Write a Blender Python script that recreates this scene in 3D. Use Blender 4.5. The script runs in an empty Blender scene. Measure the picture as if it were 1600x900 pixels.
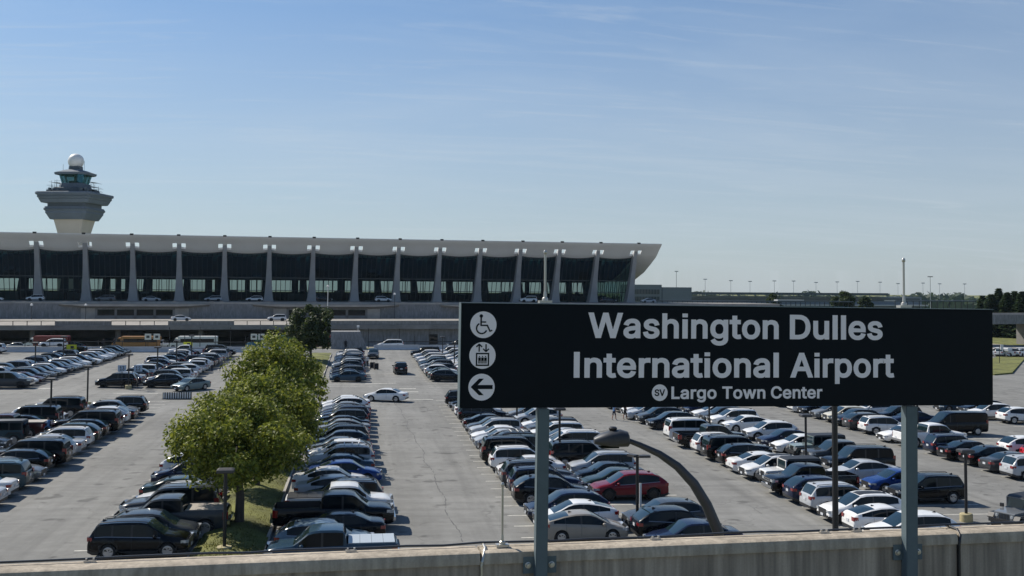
import bpy, bmesh, math, random, json
from mathutils import Vector, Matrix
random.seed(7)
S = bpy.context.scene
COL = S.collection
PI = math.pi
# ------------------------------------------------------------------ camera
CAMZ = 13.2
PITCH, ROLL, YAW, F = math.radians(2.5), -0.006, 0.1431, 1660.0
fwd = Vector((math.sin(YAW)*math.cos(PITCH), math.cos(YAW)*math.cos(PITCH), math.sin(PITCH)))
rt = Vector((math.cos(YAW), -math.sin(YAW), 0)); up = rt.cross(fwd)
r2 = rt*math.cos(ROLL) - up*math.sin(ROLL); u2 = rt*math.sin(ROLL) + up*math.cos(ROLL)
cd = bpy.data.cameras.new('camera'); cam = bpy.data.objects.new('camera', cd); COL.objects.link(cam)
cd.sensor_width = 36; cd.lens = 36*F/1600; cd.shift_y = -67.5/1600
cd.clip_start = 0.1; cd.clip_end = 20000
M = Matrix(((r2.x, u2.x, -fwd.x, 0), (r2.y, u2.y, -fwd.y, 0), (r2.z, u2.z, -fwd.z, CAMZ), (0, 0, 0, 1)))
cam.matrix_world = M
S.camera = cam
# ------------------------------------------------------------------ sky, sun, exposure
SUN_EL, SUN_AZ = math.radians(43), math.radians(-46)      # azimuth measured from +Y towards +X
w = bpy.data.worlds.new('World'); S.world = w; w.use_nodes = True
nt = w.node_tree; nt.nodes.clear()
def N(t, tree=None, **k):
    n = (tree or nt).nodes.new(t)
    for a, b in k.items(): setattr(n, a, b)
    return n
out = N('ShaderNodeOutputWorld'); bg = N('ShaderNodeBackground'); bg.inputs[1].default_value = 0.066
sky = N('ShaderNodeTexSky', sky_type='NISHITA', sun_disc=False, sun_elevation=SUN_EL, sun_rotation=SUN_AZ % (2*PI),
        altitude=100, air_density=1.15, dust_density=0.5, ozone_density=4.0)
# thin cirrus: noise over the direction projected on a high flat layer
tc = N('ShaderNodeTexCoord'); sep = N('ShaderNodeSeparateXYZ'); nt.links.new(tc.outputs['Generated'], sep.inputs[0])
mz = N('ShaderNodeMath', operation='MAXIMUM'); mz.inputs[1].default_value = 0.02; nt.links.new(sep.outputs[2], mz.inputs[0])
mz2 = N('ShaderNodeMath', operation='ADD'); mz2.inputs[1].default_value = 0.10; nt.links.new(mz.outputs[0], mz2.inputs[0])
dx = N('ShaderNodeMath', operation='DIVIDE'); dy = N('ShaderNodeMath', operation='DIVIDE')
nt.links.new(sep.outputs[0], dx.inputs[0]); nt.links.new(mz2.outputs[0], dx.inputs[1])
nt.links.new(sep.outputs[1], dy.inputs[0]); nt.links.new(mz2.outputs[0], dy.inputs[1])
cmb = N('ShaderNodeCombineXYZ'); nt.links.new(dx.outputs[0], cmb.inputs[0]); nt.links.new(dy.outputs[0], cmb.inputs[1])
mp = N('ShaderNodeMapping'); mp.inputs['Rotation'].default_value = (0, 0, 0.35); mp.inputs['Scale'].default_value = (0.55, 1.5, 1); mp.inputs['Location'].default_value = (0.4, -2.3, 0)
nt.links.new(cmb.outputs[0], mp.inputs[0])
n1 = N('ShaderNodeTexNoise'); n1.inputs['Scale'].default_value = 0.9; n1.inputs['Detail'].default_value = 7; n1.inputs['Roughness'].default_value = 0.6
n1.inputs['Distortion'].default_value = 0.8
nt.links.new(mp.outputs[0], n1.inputs['Vector'])
rp = N('ShaderNodeValToRGB'); rp.color_ramp.elements[0].position = 0.44; rp.color_ramp.elements[1].position = 0.78
rp.color_ramp.elements[0].color = (0, 0, 0, 1); rp.color_ramp.elements[1].color = (0.22, 0.22, 0.22, 1)
nt.links.new(n1.outputs[0], rp.inputs[0])
mix = N('ShaderNodeMix', data_type='RGBA'); mix.inputs['B'].default_value = (8.0, 9.6, 11.0, 1)
tint = N('ShaderNodeMix', data_type='RGBA', blend_type='MULTIPLY'); tint.inputs['Factor'].default_value = 1; tint.inputs['B'].default_value = (0.74, 1.05, 1.30, 1)
nt.links.new(rp.outputs[0], mix.inputs['Factor']); nt.links.new(sky.outputs[0], tint.inputs['A']); nt.links.new(tint.outputs['Result'], mix.inputs['A'])
hz_ = N('ShaderNodeMapRange'); hz_.inputs[1].default_value = 0.0; hz_.inputs[2].default_value = 0.42; hz_.inputs[3].default_value = 0.62; hz_.inputs[4].default_value = 0.0; hz_.interpolation_type = 'SMOOTHSTEP'
nt.links.new(sep.outputs[2], hz_.inputs[0])
mix2 = N('ShaderNodeMix', data_type='RGBA'); mix2.inputs['B'].default_value = (7.35, 7.7, 8.3, 1)      # low summer haze
nt.links.new(hz_.outputs[0], mix2.inputs['Factor']); nt.links.new(mix.outputs['Result'], mix2.inputs['A'])
mp3 = N('ShaderNodeMapping'); mp3.inputs['Rotation'].default_value = (0, 0, -.25); mp3.inputs['Scale'].default_value = (0.8, 5.0, 1); mp3.inputs['Location'].default_value = (1.3, 4.1, 0)
nt.links.new(cmb.outputs[0], mp3.inputs[0])
n3 = N('ShaderNodeTexNoise'); n3.inputs['Scale'].default_value = 1.1; n3.inputs['Detail'].default_value = 9; n3.inputs['Roughness'].default_value = 0.68; n3.inputs['Distortion'].default_value = 1.6
nt.links.new(mp3.outputs[0], n3.inputs['Vector'])
r3 = N('ShaderNodeMapRange'); r3.inputs[1].default_value = 0.53; r3.inputs[2].default_value = 0.78; r3.inputs[3].default_value = 0; r3.inputs[4].default_value = 0.28; nt.links.new(n3.outputs[0], r3.inputs[0])
mix3 = N('ShaderNodeMix', data_type='RGBA'); mix3.inputs['B'].default_value = (8.6, 9.3, 9.9, 1)                                    # fine cirrus streaks
nt.links.new(r3.outputs[0], mix3.inputs['Factor']); nt.links.new(mix2.outputs['Result'], mix3.inputs['A'])
nt.links.new(mix3.outputs['Result'], bg.inputs[0]); nt.links.new(bg.outputs[0], out.inputs[0])
sd = bpy.data.lights.new('sun', 'SUN'); sun = bpy.data.objects.new('sun', sd); COL.objects.link(sun)
sd.energy = 5.0; sd.angle = math.radians(0.53); sd.color = (1.0, 0.93, 0.82)
sv = Vector((math.sin(SUN_AZ)*math.cos(SUN_EL), math.cos(SUN_AZ)*math.cos(SUN_EL), math.sin(SUN_EL)))
sun.rotation_euler = sv.to_track_quat('Z', 'Y').to_euler(); sun.location = (0, 0, 80)
S.view_settings.view_transform = 'Standard'; S.view_settings.look = 'None'; S.view_settings.gamma = 1
S.view_settings.exposure = 0.22
S.cycles.max_bounces = 6; S.cycles.transparent_max_bounces = 16
# ------------------------------------------------------------------ materials
def mat(name, color, rough=0.6, metal=0.0, spec=0.5, coat=0.0, noise=None, bump=None, objcol=False, stretch=None):
    """procedural Principled; noise=(scale, lo, hi) multiplies the base colour by a noise between lo and hi"""
    m = bpy.data.materials.new(name); m.use_nodes = True; t = m.node_tree; b = t.nodes['Principled BSDF']
    b.inputs['Base Color'].default_value = (*color, 1); b.inputs['Roughness'].default_value = rough
    b.inputs['Metallic'].default_value = metal; b.inputs['Specular IOR Level'].default_value = spec
    if coat: b.inputs['Coat Weight'].default_value = coat; b.inputs['Coat Roughness'].default_value = 0.04; b.inputs['Coat IOR'].default_value = 1.42
    src = None
    if objcol:
        oi = t.nodes.new('ShaderNodeObjectInfo'); src = oi.outputs['Color']
    if noise or bump:
        co = t.nodes.new('ShaderNodeTexCoord'); vec = co.outputs['Object']
        if stretch:
            mp_ = t.nodes.new('ShaderNodeMapping'); mp_.inputs['Scale'].default_value = stretch
            t.links.new(vec, mp_.inputs[0]); vec = mp_.outputs[0]
    if noise:
        nz = t.nodes.new('ShaderNodeTexNoise'); nz.inputs['Scale'].default_value = noise[0]; nz.inputs['Detail'].default_value = 6
        nz.inputs['Roughness'].default_value = 0.65
        t.links.new(vec, nz.inputs['Vector'])
        mr = t.nodes.new('ShaderNodeMapRange'); mr.inputs[1].default_value = 0.3; mr.inputs[2].default_value = 0.7
        mr.inputs[3].default_value = noise[1]; mr.inputs[4].default_value = noise[2]
        t.links.new(nz.outputs[0], mr.inputs[0])
        mx = t.nodes.new('ShaderNodeMix'); mx.data_type = 'RGBA'; mx.blend_type = 'MULTIPLY'; mx.inputs['Factor'].default_value = 1
        mx.inputs['A'].default_value = (*color, 1)
        if src: t.links.new(src, mx.inputs['A'])
        t.links.new(mr.outputs[0], mx.inputs['B']); src = mx.outputs['Result']
    if src: t.links.new(src, b.inputs['Base Color'])
    if bump:
        nb = t.nodes.new('ShaderNodeTexNoise'); nb.inputs['Scale'].default_value = bump[0]; nb.inputs['Detail'].default_value = 4
        t.links.new(vec, nb.inputs['Vector'])
        bp = t.nodes.new('ShaderNodeBump'); bp.inputs['Strength'].default_value = bump[1]; bp.inputs['Distance'].default_value = bump[2] if len(bump) > 2 else 0.02
        t.links.new(nb.outputs[0], bp.inputs['Height']); t.links.new(bp.outputs[0], b.inputs['Normal'])
    return m
MT = {}
MT['paint'] = mat('car_paint', (0.5, 0.5, 0.5), 0.25, 0.0, 0.10, 0.52, objcol=True, noise=(3.0, 0.94, 1.04))
MT['trim'] = mat('black_trim', (0.018, 0.019, 0.021), 0.5)
MT['glass'] = mat('tinted_glass', (0.004, 0.008, 0.011), 0.04, 0, 0.24, 0.0)
MT['screen'] = mat('windscreen_glass', (0.010, 0.022, 0.026), 0.04, 0, 0.75)
MT['tyre'] = mat('tyre_rubber', (0.013, 0.013, 0.014), 0.85, noise=(9, 0.8, 1.3))
MT['rim'] = mat('alloy_rim', (0.42, 0.43, 0.45), 0.3, 0.8)
MT['dark_rim'] = mat('dark_rim', (0.03, 0.03, 0.033), 0.3, 0.6)
MT['bright_trim'] = mat('bright_window_trim', (.30, .31, .33), .3, .6)
MT['lamp_red'] = mat('tail_lamp', (0.22, 0.008, 0.01), 0.15, 0, 0.6, 1.0)
MT['lamp_white'] = mat('head_lamp', (0.45, 0.48, 0.5), 0.08, 0.3, 0.8, 1.0)
MT['chrome'] = mat('chrome', (0.6, 0.61, 0.63), 0.15, 1.0)
MT['plate'] = mat('plate_white', (0.55, 0.57, 0.6), 0.4)
MT['asphalt'] = None
MT['line'] = mat('line_paint', (0.68, 0.66, 0.58), 0.7, noise=(2.2, 0.45, 1.15))
MT['conc'] = mat('concrete', (0.36, 0.34, 0.31), 0.85, noise=(0.35, 0.75, 1.15), bump=(6, 0.2))
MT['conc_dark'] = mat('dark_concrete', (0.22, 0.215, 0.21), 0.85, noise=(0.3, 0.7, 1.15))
MT['steel'] = mat('painted_steel', (0.105, 0.14, 0.155), 0.5, 0.0, 0.3, noise=(7, 0.92, 1.06))
MT['black'] = mat('black_metal', (0.012, 0.012, 0.013), 0.45)
MT['grey_metal'] = mat('grey_metal', (0.055, 0.060, 0.068), 0.5, 0.35, noise=(8, 0.9, 1.1))
MT['alu'] = mat('aluminium', (0.5, 0.48, 0.44), 0.4, 0.7)
MT['sign'] = mat('sign_panel', (0.0028, 0.0062, 0.0115), 0.5, 0, 0.15, noise=(1.5, 0.85, 1.15))
MT['letter'] = mat('sign_lettering', (0.93, 0.86, 0.88), 0.55, 0, 0.2)
MT['white'] = mat('white_paint', (0.72, 0.72, 0.70), 0.5, noise=(1.2, 0.88, 1.03))
MT['roofw'] = mat('roof_concrete', (0.76, 0.76, 0.74), 0.75, noise=(0.08, 0.9, 1.05))
MT['column'] = mat('column_concrete', (0.34, 0.34, 0.34), 0.8, noise=(0.25, 0.85, 1.1))
MT['grass'] = mat('grass_ground', (0.115, 0.12, 0.03), 0.95, noise=(0.45, 0.5, 1.8), bump=(14, 0.8, 0.08))
MT['bark'] = mat('bark', (0.075, 0.06, 0.048), 0.9, noise=(3, 0.6, 1.3), bump=(10, 0.6, 0.03), stretch=(4, 4, 0.6))
MT['base_y'] = mat('lamp_base_paint', (0.42, 0.36, 0.20), 0.8, noise=(4, 0.7, 1.15))
MT['yellow'] = mat('yellow_sign', (0.62, 0.62, 0.02), 0.5)
MT['red'] = mat('red_paint', (0.17, 0.018, 0.016), 0.4)
MT['orange'] = mat('orange_paint', (0.36, 0.17, 0.05), 0.5)
MT['blue'] = mat('blue_paint', (0.03, 0.16, 0.30), 0.4)
MT['green'] = mat('green_paint', (0.015, 0.085, 0.055), 0.4)
MT['plateblue'] = mat('pale_blue_sign', (0.30, 0.40, 0.52), 0.5)
MT['skin'] = mat('skin', (0.35, 0.2, 0.14), 0.6)
MT['hair'] = mat('hair', (0.02, 0.014, 0.01), 0.7)
for n_, c_ in (('cloth_blue', (0.10, 0.22, 0.42)), ('cloth_black', (0.015, 0.016, 0.02)), ('cloth_white', (0.6, 0.6, 0.6)), ('cloth_navy', (0.02, 0.025, 0.05)), ('cloth_grey', (0.16, 0.16, 0.17))):
    MT[n_] = mat(n_, c_, 0.9, noise=(8, 0.8, 1.1))
def leaf_mat(name, a, b):
    m = bpy.data.materials.new(name); m.use_nodes = True; t = m.node_tree; p = t.nodes['Principled BSDF']
    g = t.nodes.new('ShaderNodeNewGeometry'); cr = t.nodes.new('ShaderNodeValToRGB')
    cr.color_ramp.elements[0].color = (*a, 1); cr.color_ramp.elements[1].color = (*b, 1)
    t.links.new(g.outputs['Random Per Island'], cr.inputs[0]); t.links.new(cr.outputs[0], p.inputs['Base Color'])
    p.inputs['Roughness'].default_value = 0.6; p.inputs['Specular IOR Level'].default_value = 0.25
    tr = t.nodes.new('ShaderNodeBsdfTranslucent'); t.links.new(cr.outputs[0], tr.inputs[0])
    ms = t.nodes.new('ShaderNodeMixShader'); ms.inputs[0].default_value = 0.35
    t.links.new(p.outputs[0], ms.inputs[1]); t.links.new(tr.outputs[0], ms.inputs[2])
    t.links.new(ms.outputs[0], t.nodes['Material Output'].inputs[0]); return m
MT['leaf'] = leaf_mat('maple_leaf', (0.05, 0.080, 0.011), (0.32, 0.34, 0.05))
MT['leaf_dark'] = leaf_mat('dark_leaf', (0.024, 0.042, 0.014), (0.075, 0.10, 0.028))
MT['leaf_fir'] = leaf_mat('evergreen_leaf', (0.018, 0.040, 0.016), (0.055, 0.085, 0.03))
MT['leaf_far'] = leaf_mat('far_leaf', (0.03, 0.05, 0.03), (0.05, 0.075, 0.045))
# asphalt with worn light patches, sealed cracks and oil stains of its own
def asphalt(name, base, streak=True):
    m = bpy.data.materials.new(name); m.use_nodes = True; t = m.node_tree; b = t.nodes['Principled BSDF']; L = t.links.new
    co = t.nodes.new('ShaderNodeTexCoord')
    def noise(sc, det=6, rough=.6, st=(1, 1, 1)):
        mp_ = t.nodes.new('ShaderNodeMapping'); mp_.inputs['Scale'].default_value = st; L(co.outputs['Object'], mp_.inputs[0])
        n = t.nodes.new('ShaderNodeTexNoise'); n.inputs['Scale'].default_value = sc; n.inputs['Detail'].default_value = det; n.inputs['Roughness'].default_value = rough
        L(mp_.outputs[0], n.inputs['Vector']); return n.outputs[0]
    def rng(s, a, b_, lo, hi):
        r = t.nodes.new('ShaderNodeMapRange'); r.inputs[1].default_value = a; r.inputs[2].default_value = b_; r.inputs[3].default_value = lo; r.inputs[4].default_value = hi
        L(s, r.inputs[0]); return r.outputs[0]
    def mul(a, b_):
        x = t.nodes.new('ShaderNodeMath'); x.operation = 'MULTIPLY'; L(a, x.inputs[0]); L(b_, x.inputs[1]); return x.outputs[0]
    f = mul(rng(noise(.09), .3, .7, .84, 1.14), rng(noise(1.3), .3, .7, .89, 1.07))
    f = mul(f, rng(noise(30, 3), .25, .75, .86, 1.12))
    f = mul(f, rng(noise(.5, 5, .6, (1, .10, 1)), .35, .7, 1.06, .88))
    if streak:                                                  # paving passes seen across the aisles
        f = mul(f, rng(noise(1.1, 3, .5, (.05, 1, 1)), .3, .7, .88, 1.07))
        f = mul(f, rng(noise(.9, 4, .6, (1, .045, 1)), .5, .72, 1.03, .84))   # tyre tracks along the aisles
    f = mul(f, rng(noise(.8, 2, .4), .64, .72, 1, .6))          # oil stains
    v = t.nodes.new('ShaderNodeTexVoronoi'); v.feature = 'DISTANCE_TO_EDGE'; v.inputs['Scale'].default_value = .085
    nz = t.nodes.new('ShaderNodeTexNoise'); nz.inputs['Scale'].default_value = .4; L(co.outputs['Object'], nz.inputs['Vector'])
    mx = t.nodes.new('ShaderNodeMix'); mx.data_type = 'RGBA'; mx.inputs['Factor'].default_value = .75; L(co.outputs['Object'], mx.inputs['A']); 
    ad = t.nodes.new('ShaderNodeVectorMath'); ad.operation = 'MULTIPLY_ADD'; ad.inputs[1].default_value = (6, 6, 6); L(nz.outputs['Color'], ad.inputs[0]); L(co.outputs['Object'], ad.inputs[2])
    L(ad.outputs[0], v.inputs['Vector'])
    f = mul(f, rng(v.outputs['Distance'], .0015, .005, .8, 1.0))
    c = t.nodes.new('ShaderNodeMix'); c.data_type = 'RGBA'; c.blend_type = 'MULTIPLY'; c.inputs['Factor'].default_value = 1
    c.inputs['A'].default_value = (*base, 1); L(f, c.inputs['B']); L(c.outputs['Result'], b.inputs['Base Color'])
    b.inputs['Roughness'].default_value = .9; b.inputs['Specular IOR Level'].default_value = .25
    bp = t.nodes.new('ShaderNodeBump'); bp.inputs['Strength'].default_value = .25; bp.inputs['Distance'].default_value = .01
    L(noise(45, 3), bp.inputs['Height']); L(bp.outputs[0], b.inputs['Normal']); return m
MT['asphalt'] = asphalt('lot_asphalt', (0.21, 0.208, 0.195))
MT['road'] = asphalt('road_surface', (0.30, 0.28, 0.25), False)
# precast parapet: vertical board marks and rain streaks
def parapet_mat(name, base, lo=0.62):
    m = bpy.data.materials.new(name); m.use_nodes = True; t = m.node_tree; b = t.nodes['Principled BSDF']; L = t.links.new
    co = t.nodes.new('ShaderNodeTexCoord')
    def noise(sc, st, a, b_, l, h, det=5):
        mp_ = t.nodes.new('ShaderNodeMapping'); mp_.inputs['Scale'].default_value = st; L(co.outputs['Object'], mp_.inputs[0])
        n = t.nodes.new('ShaderNodeTexNoise'); n.inputs['Scale'].default_value = sc; n.inputs['Detail'].default_value = det; L(mp_.outputs[0], n.inputs['Vector'])
        r = t.nodes.new('ShaderNodeMapRange'); r.inputs[1].default_value = a; r.inputs[2].default_value = b_; r.inputs[3].default_value = l; r.inputs[4].default_value = h
        L(n.outputs[0], r.inputs[0]); return r.outputs[0]
    def mul(a, b_):
        x = t.nodes.new('ShaderNodeMath'); x.operation = 'MULTIPLY'; L(a, x.inputs[0]); L(b_, x.inputs[1]); return x.outputs[0]
    f = mul(noise(9, (1, 1, .06), .35, .65, lo, 1.15), noise(1.7, (1, 1, .5), .3, .7, .8, 1.15))
    f = mul(f, noise(26, (1, 1, .04), .35, .65, .85, 1.08)); f = mul(f, noise(50, (1, 1, 1), .3, .7, .92, 1.06))
    c = t.nodes.new('ShaderNodeMix'); c.data_type = 'RGBA'; c.blend_type = 'MULTIPLY'; c.inputs['Factor'].default_value = 1
    c.inputs['A'].default_value = (*base, 1); L(f, c.inputs['B']); L(c.outputs['Result'], b.inputs['Base Color']); b.inputs['Roughness'].default_value = .9
    bp = t.nodes.new('ShaderNodeBump'); bp.inputs['Strength'].default_value = .3; bp.inputs['Distance'].default_value = .01
    L(noise(40, (1, 1, .2), 0, 1, 0, 1), bp.inputs['Height']); L(bp.outputs[0], b.inputs['Normal']); return m
MT['parapet'] = parapet_mat('parapet_concrete', (0.37, 0.315, 0.25))
MT['cap'] = parapet_mat('parapet_cap', (0.42, 0.36, 0.28), .8)
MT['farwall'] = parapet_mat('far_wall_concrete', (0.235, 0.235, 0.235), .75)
def tglass(name, tint, gloss=0.12):
    m = bpy.data.materials.new(name); m.use_nodes = True; t = m.node_tree; t.nodes.clear()
    o = t.nodes.new('ShaderNodeOutputMaterial'); a = t.nodes.new('ShaderNodeBsdfTransparent'); a.inputs[0].default_value = (*tint, 1)
    g = t.nodes.new('ShaderNodeBsdfGlossy'); g.inputs[0].default_value = (0.12, 0.55, 0.85, 1); g.inputs[1].default_value = 0.02
    x = t.nodes.new('ShaderNodeMixShader'); x.inputs[0].default_value = gloss
    t.links.new(a.outputs[0], x.inputs[1]); t.links.new(g.outputs[0], x.inputs[2]); t.links.new(x.outputs[0], o.inputs[0]); return m
MT['curtain'] = tglass('curtain_wall_glass', (0.28, 0.37, 0.355), .07)
MT['cabglass'] = tglass('tower_cab_glass', (0.24, 0.36, 0.38), .08)
# ------------------------------------------------------------------ mesh helpers
class MB:
    def __init__(s): s.v = []; s.f = []; s.m = []
    def add(s, vs, fs, mi=0):
        o = len(s.v); s.v += [tuple(p) for p in vs]; s.f += [tuple(i+o for i in f) for f in fs]; s.m += [mi]*len(fs); return s
    def box(s, c, d, mi=0, rz=0, M_=None):
        x, y, z = d[0]/2, d[1]/2, d[2]/2; R = Matrix.Rotation(rz, 3, 'Z') if rz else None
        vs = []
        for k in range(8):
            p = Vector((x if k & 1 else -x, y if k & 2 else -y, z if k & 4 else -z))
            if R: p = R @ p
            p = p + Vector(c); vs.append(M_ @ p if M_ else p)
        return s.add(vs, [(0, 2, 3, 1), (4, 5, 7, 6), (0, 1, 5, 4), (2, 6, 7, 3), (0, 4, 6, 2), (1, 3, 7, 5)], mi)
    def rings(s, rings, mi=0, cap=True, closed=True):
        n = len(rings[0]); vs = [p for r in rings for p in r]; fs = []
        for i in range(len(rings)-1):
            for j in range(n if closed else n-1):
                a, b = i*n+j, i*n+(j+1) % n; fs.append((a, b, b+n, a+n))
        if cap and closed: fs.append(tuple(reversed(range(n)))); fs.append(tuple((len(rings)-1)*n+j for j in range(n)))
        return s.add(vs, fs, mi)
    def tube(s, pts, rad, n=8, mi=0):
        pts = [Vector(p) for p in pts]; rad = rad if isinstance(rad, (list, tuple)) else [rad]*len(pts); rg = []
        ref = Vector((0, 0, 1))
        for i, p in enumerate(pts):
            d = (pts[min(i+1, len(pts)-1)]-pts[max(i-1, 0)]).normalized()
            r0 = ref if abs(d.dot(ref)) < .98 else Vector((0, 1, 0))
            a = d.cross(r0).normalized(); b = a.cross(d)
            rg.append([p+(a*math.cos(2*PI*k/n)+b*math.sin(2*PI*k/n))*rad[i] for k in range(n)])
        return s.rings(rg, mi)
    def lathe(s, prof, c, n=16, mi=0, axis='Z'):
        rg = []
        for r, z in prof:
            ring = []
            for k in range(n):
                a = 2*PI*k/n
                p = Vector((r*math.cos(a), r*math.sin(a), z)) if axis == 'Z' else Vector((r*math.cos(a), z, r*math.sin(a)))
                ring.append(p+Vector(c))
            rg.append(ring)
        return s.rings(rg, mi)
    def prism(s, poly, z0, z1, mi=0):
        n = len(poly); vs = [(x, y, z0) for x, y in poly]+[(x, y, z1) for x, y in poly]
        return s.add(vs, [tuple(reversed(range(n))), tuple(range(n, 2*n))]+[(i, (i+1) % n, n+(i+1) % n, n+i) for i in range(n)], mi)
    def mesh(s, name, mats, smooth=None, merge=False):
        me = bpy.data.meshes.new(name); me.from_pydata(s.v, [], s.f)
        for m in (mats if isinstance(mats, list) else [mats]): me.materials.append(MT[m] if isinstance(m, str) else m)
        if len(me.materials) > 1: me.polygons.foreach_set('material_index', s.m)
        if merge or smooth is not None:
            bm = bmesh.new(); bm.from_mesh(me)
            if merge: bmesh.ops.remove_doubles(bm, verts=bm.verts, dist=1e-4)
            bmesh.ops.recalc_face_normals(bm, faces=bm.faces)
            bm.to_mesh(me); bm.free()
        if smooth is not None:
            me.polygons.foreach_set('use_smooth', [True]*len(me.polygons)); me.set_sharp_from_angle(angle=math.radians(smooth))
        me.update(); return me
    def obj(s, name, mats, parent=None, smooth=None, merge=False, loc=None):
        return ob(name, s.mesh(name, mats, smooth, merge), parent, loc)
def ob(name, me, parent=None, loc=None, rz=0):
    o = bpy.data.objects.new(name, me); COL.objects.link(o)
    if parent: o.parent = parent
    if loc is not None: o.location = loc
    if rz: o.rotation_euler = (0, 0, rz)
    return o
def tag(o, label=None, cat=None, group=None, kind=None):
    if label: o['label'] = label
    if cat: o['category'] = cat
    if group: o['group'] = group
    if kind: o['kind'] = kind
    return o
def thing(name, label, cat, loc=(0, 0, 0), rz=0, group=None):
    return tag(ob(name, None, None, loc, rz), label, cat, group)
G_, C_ = .0097, -.0107
def gz(x, y):                                             # the lot falls gently towards the camera and to the right
    z = G_*max(-40, min(y, 235)) + C_*max(-120, min(x, 160))
    if y > 212: z += (min(z, .9)-z)*min(1, (y-212)/6)       # the service road dips under the overpass
    return z
def copy_tree(o, parent=None):
    c = o.copy(); COL.objects.link(c); c.parent = parent
    for ch in o.children: copy_tree(ch, c)
    return c
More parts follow.
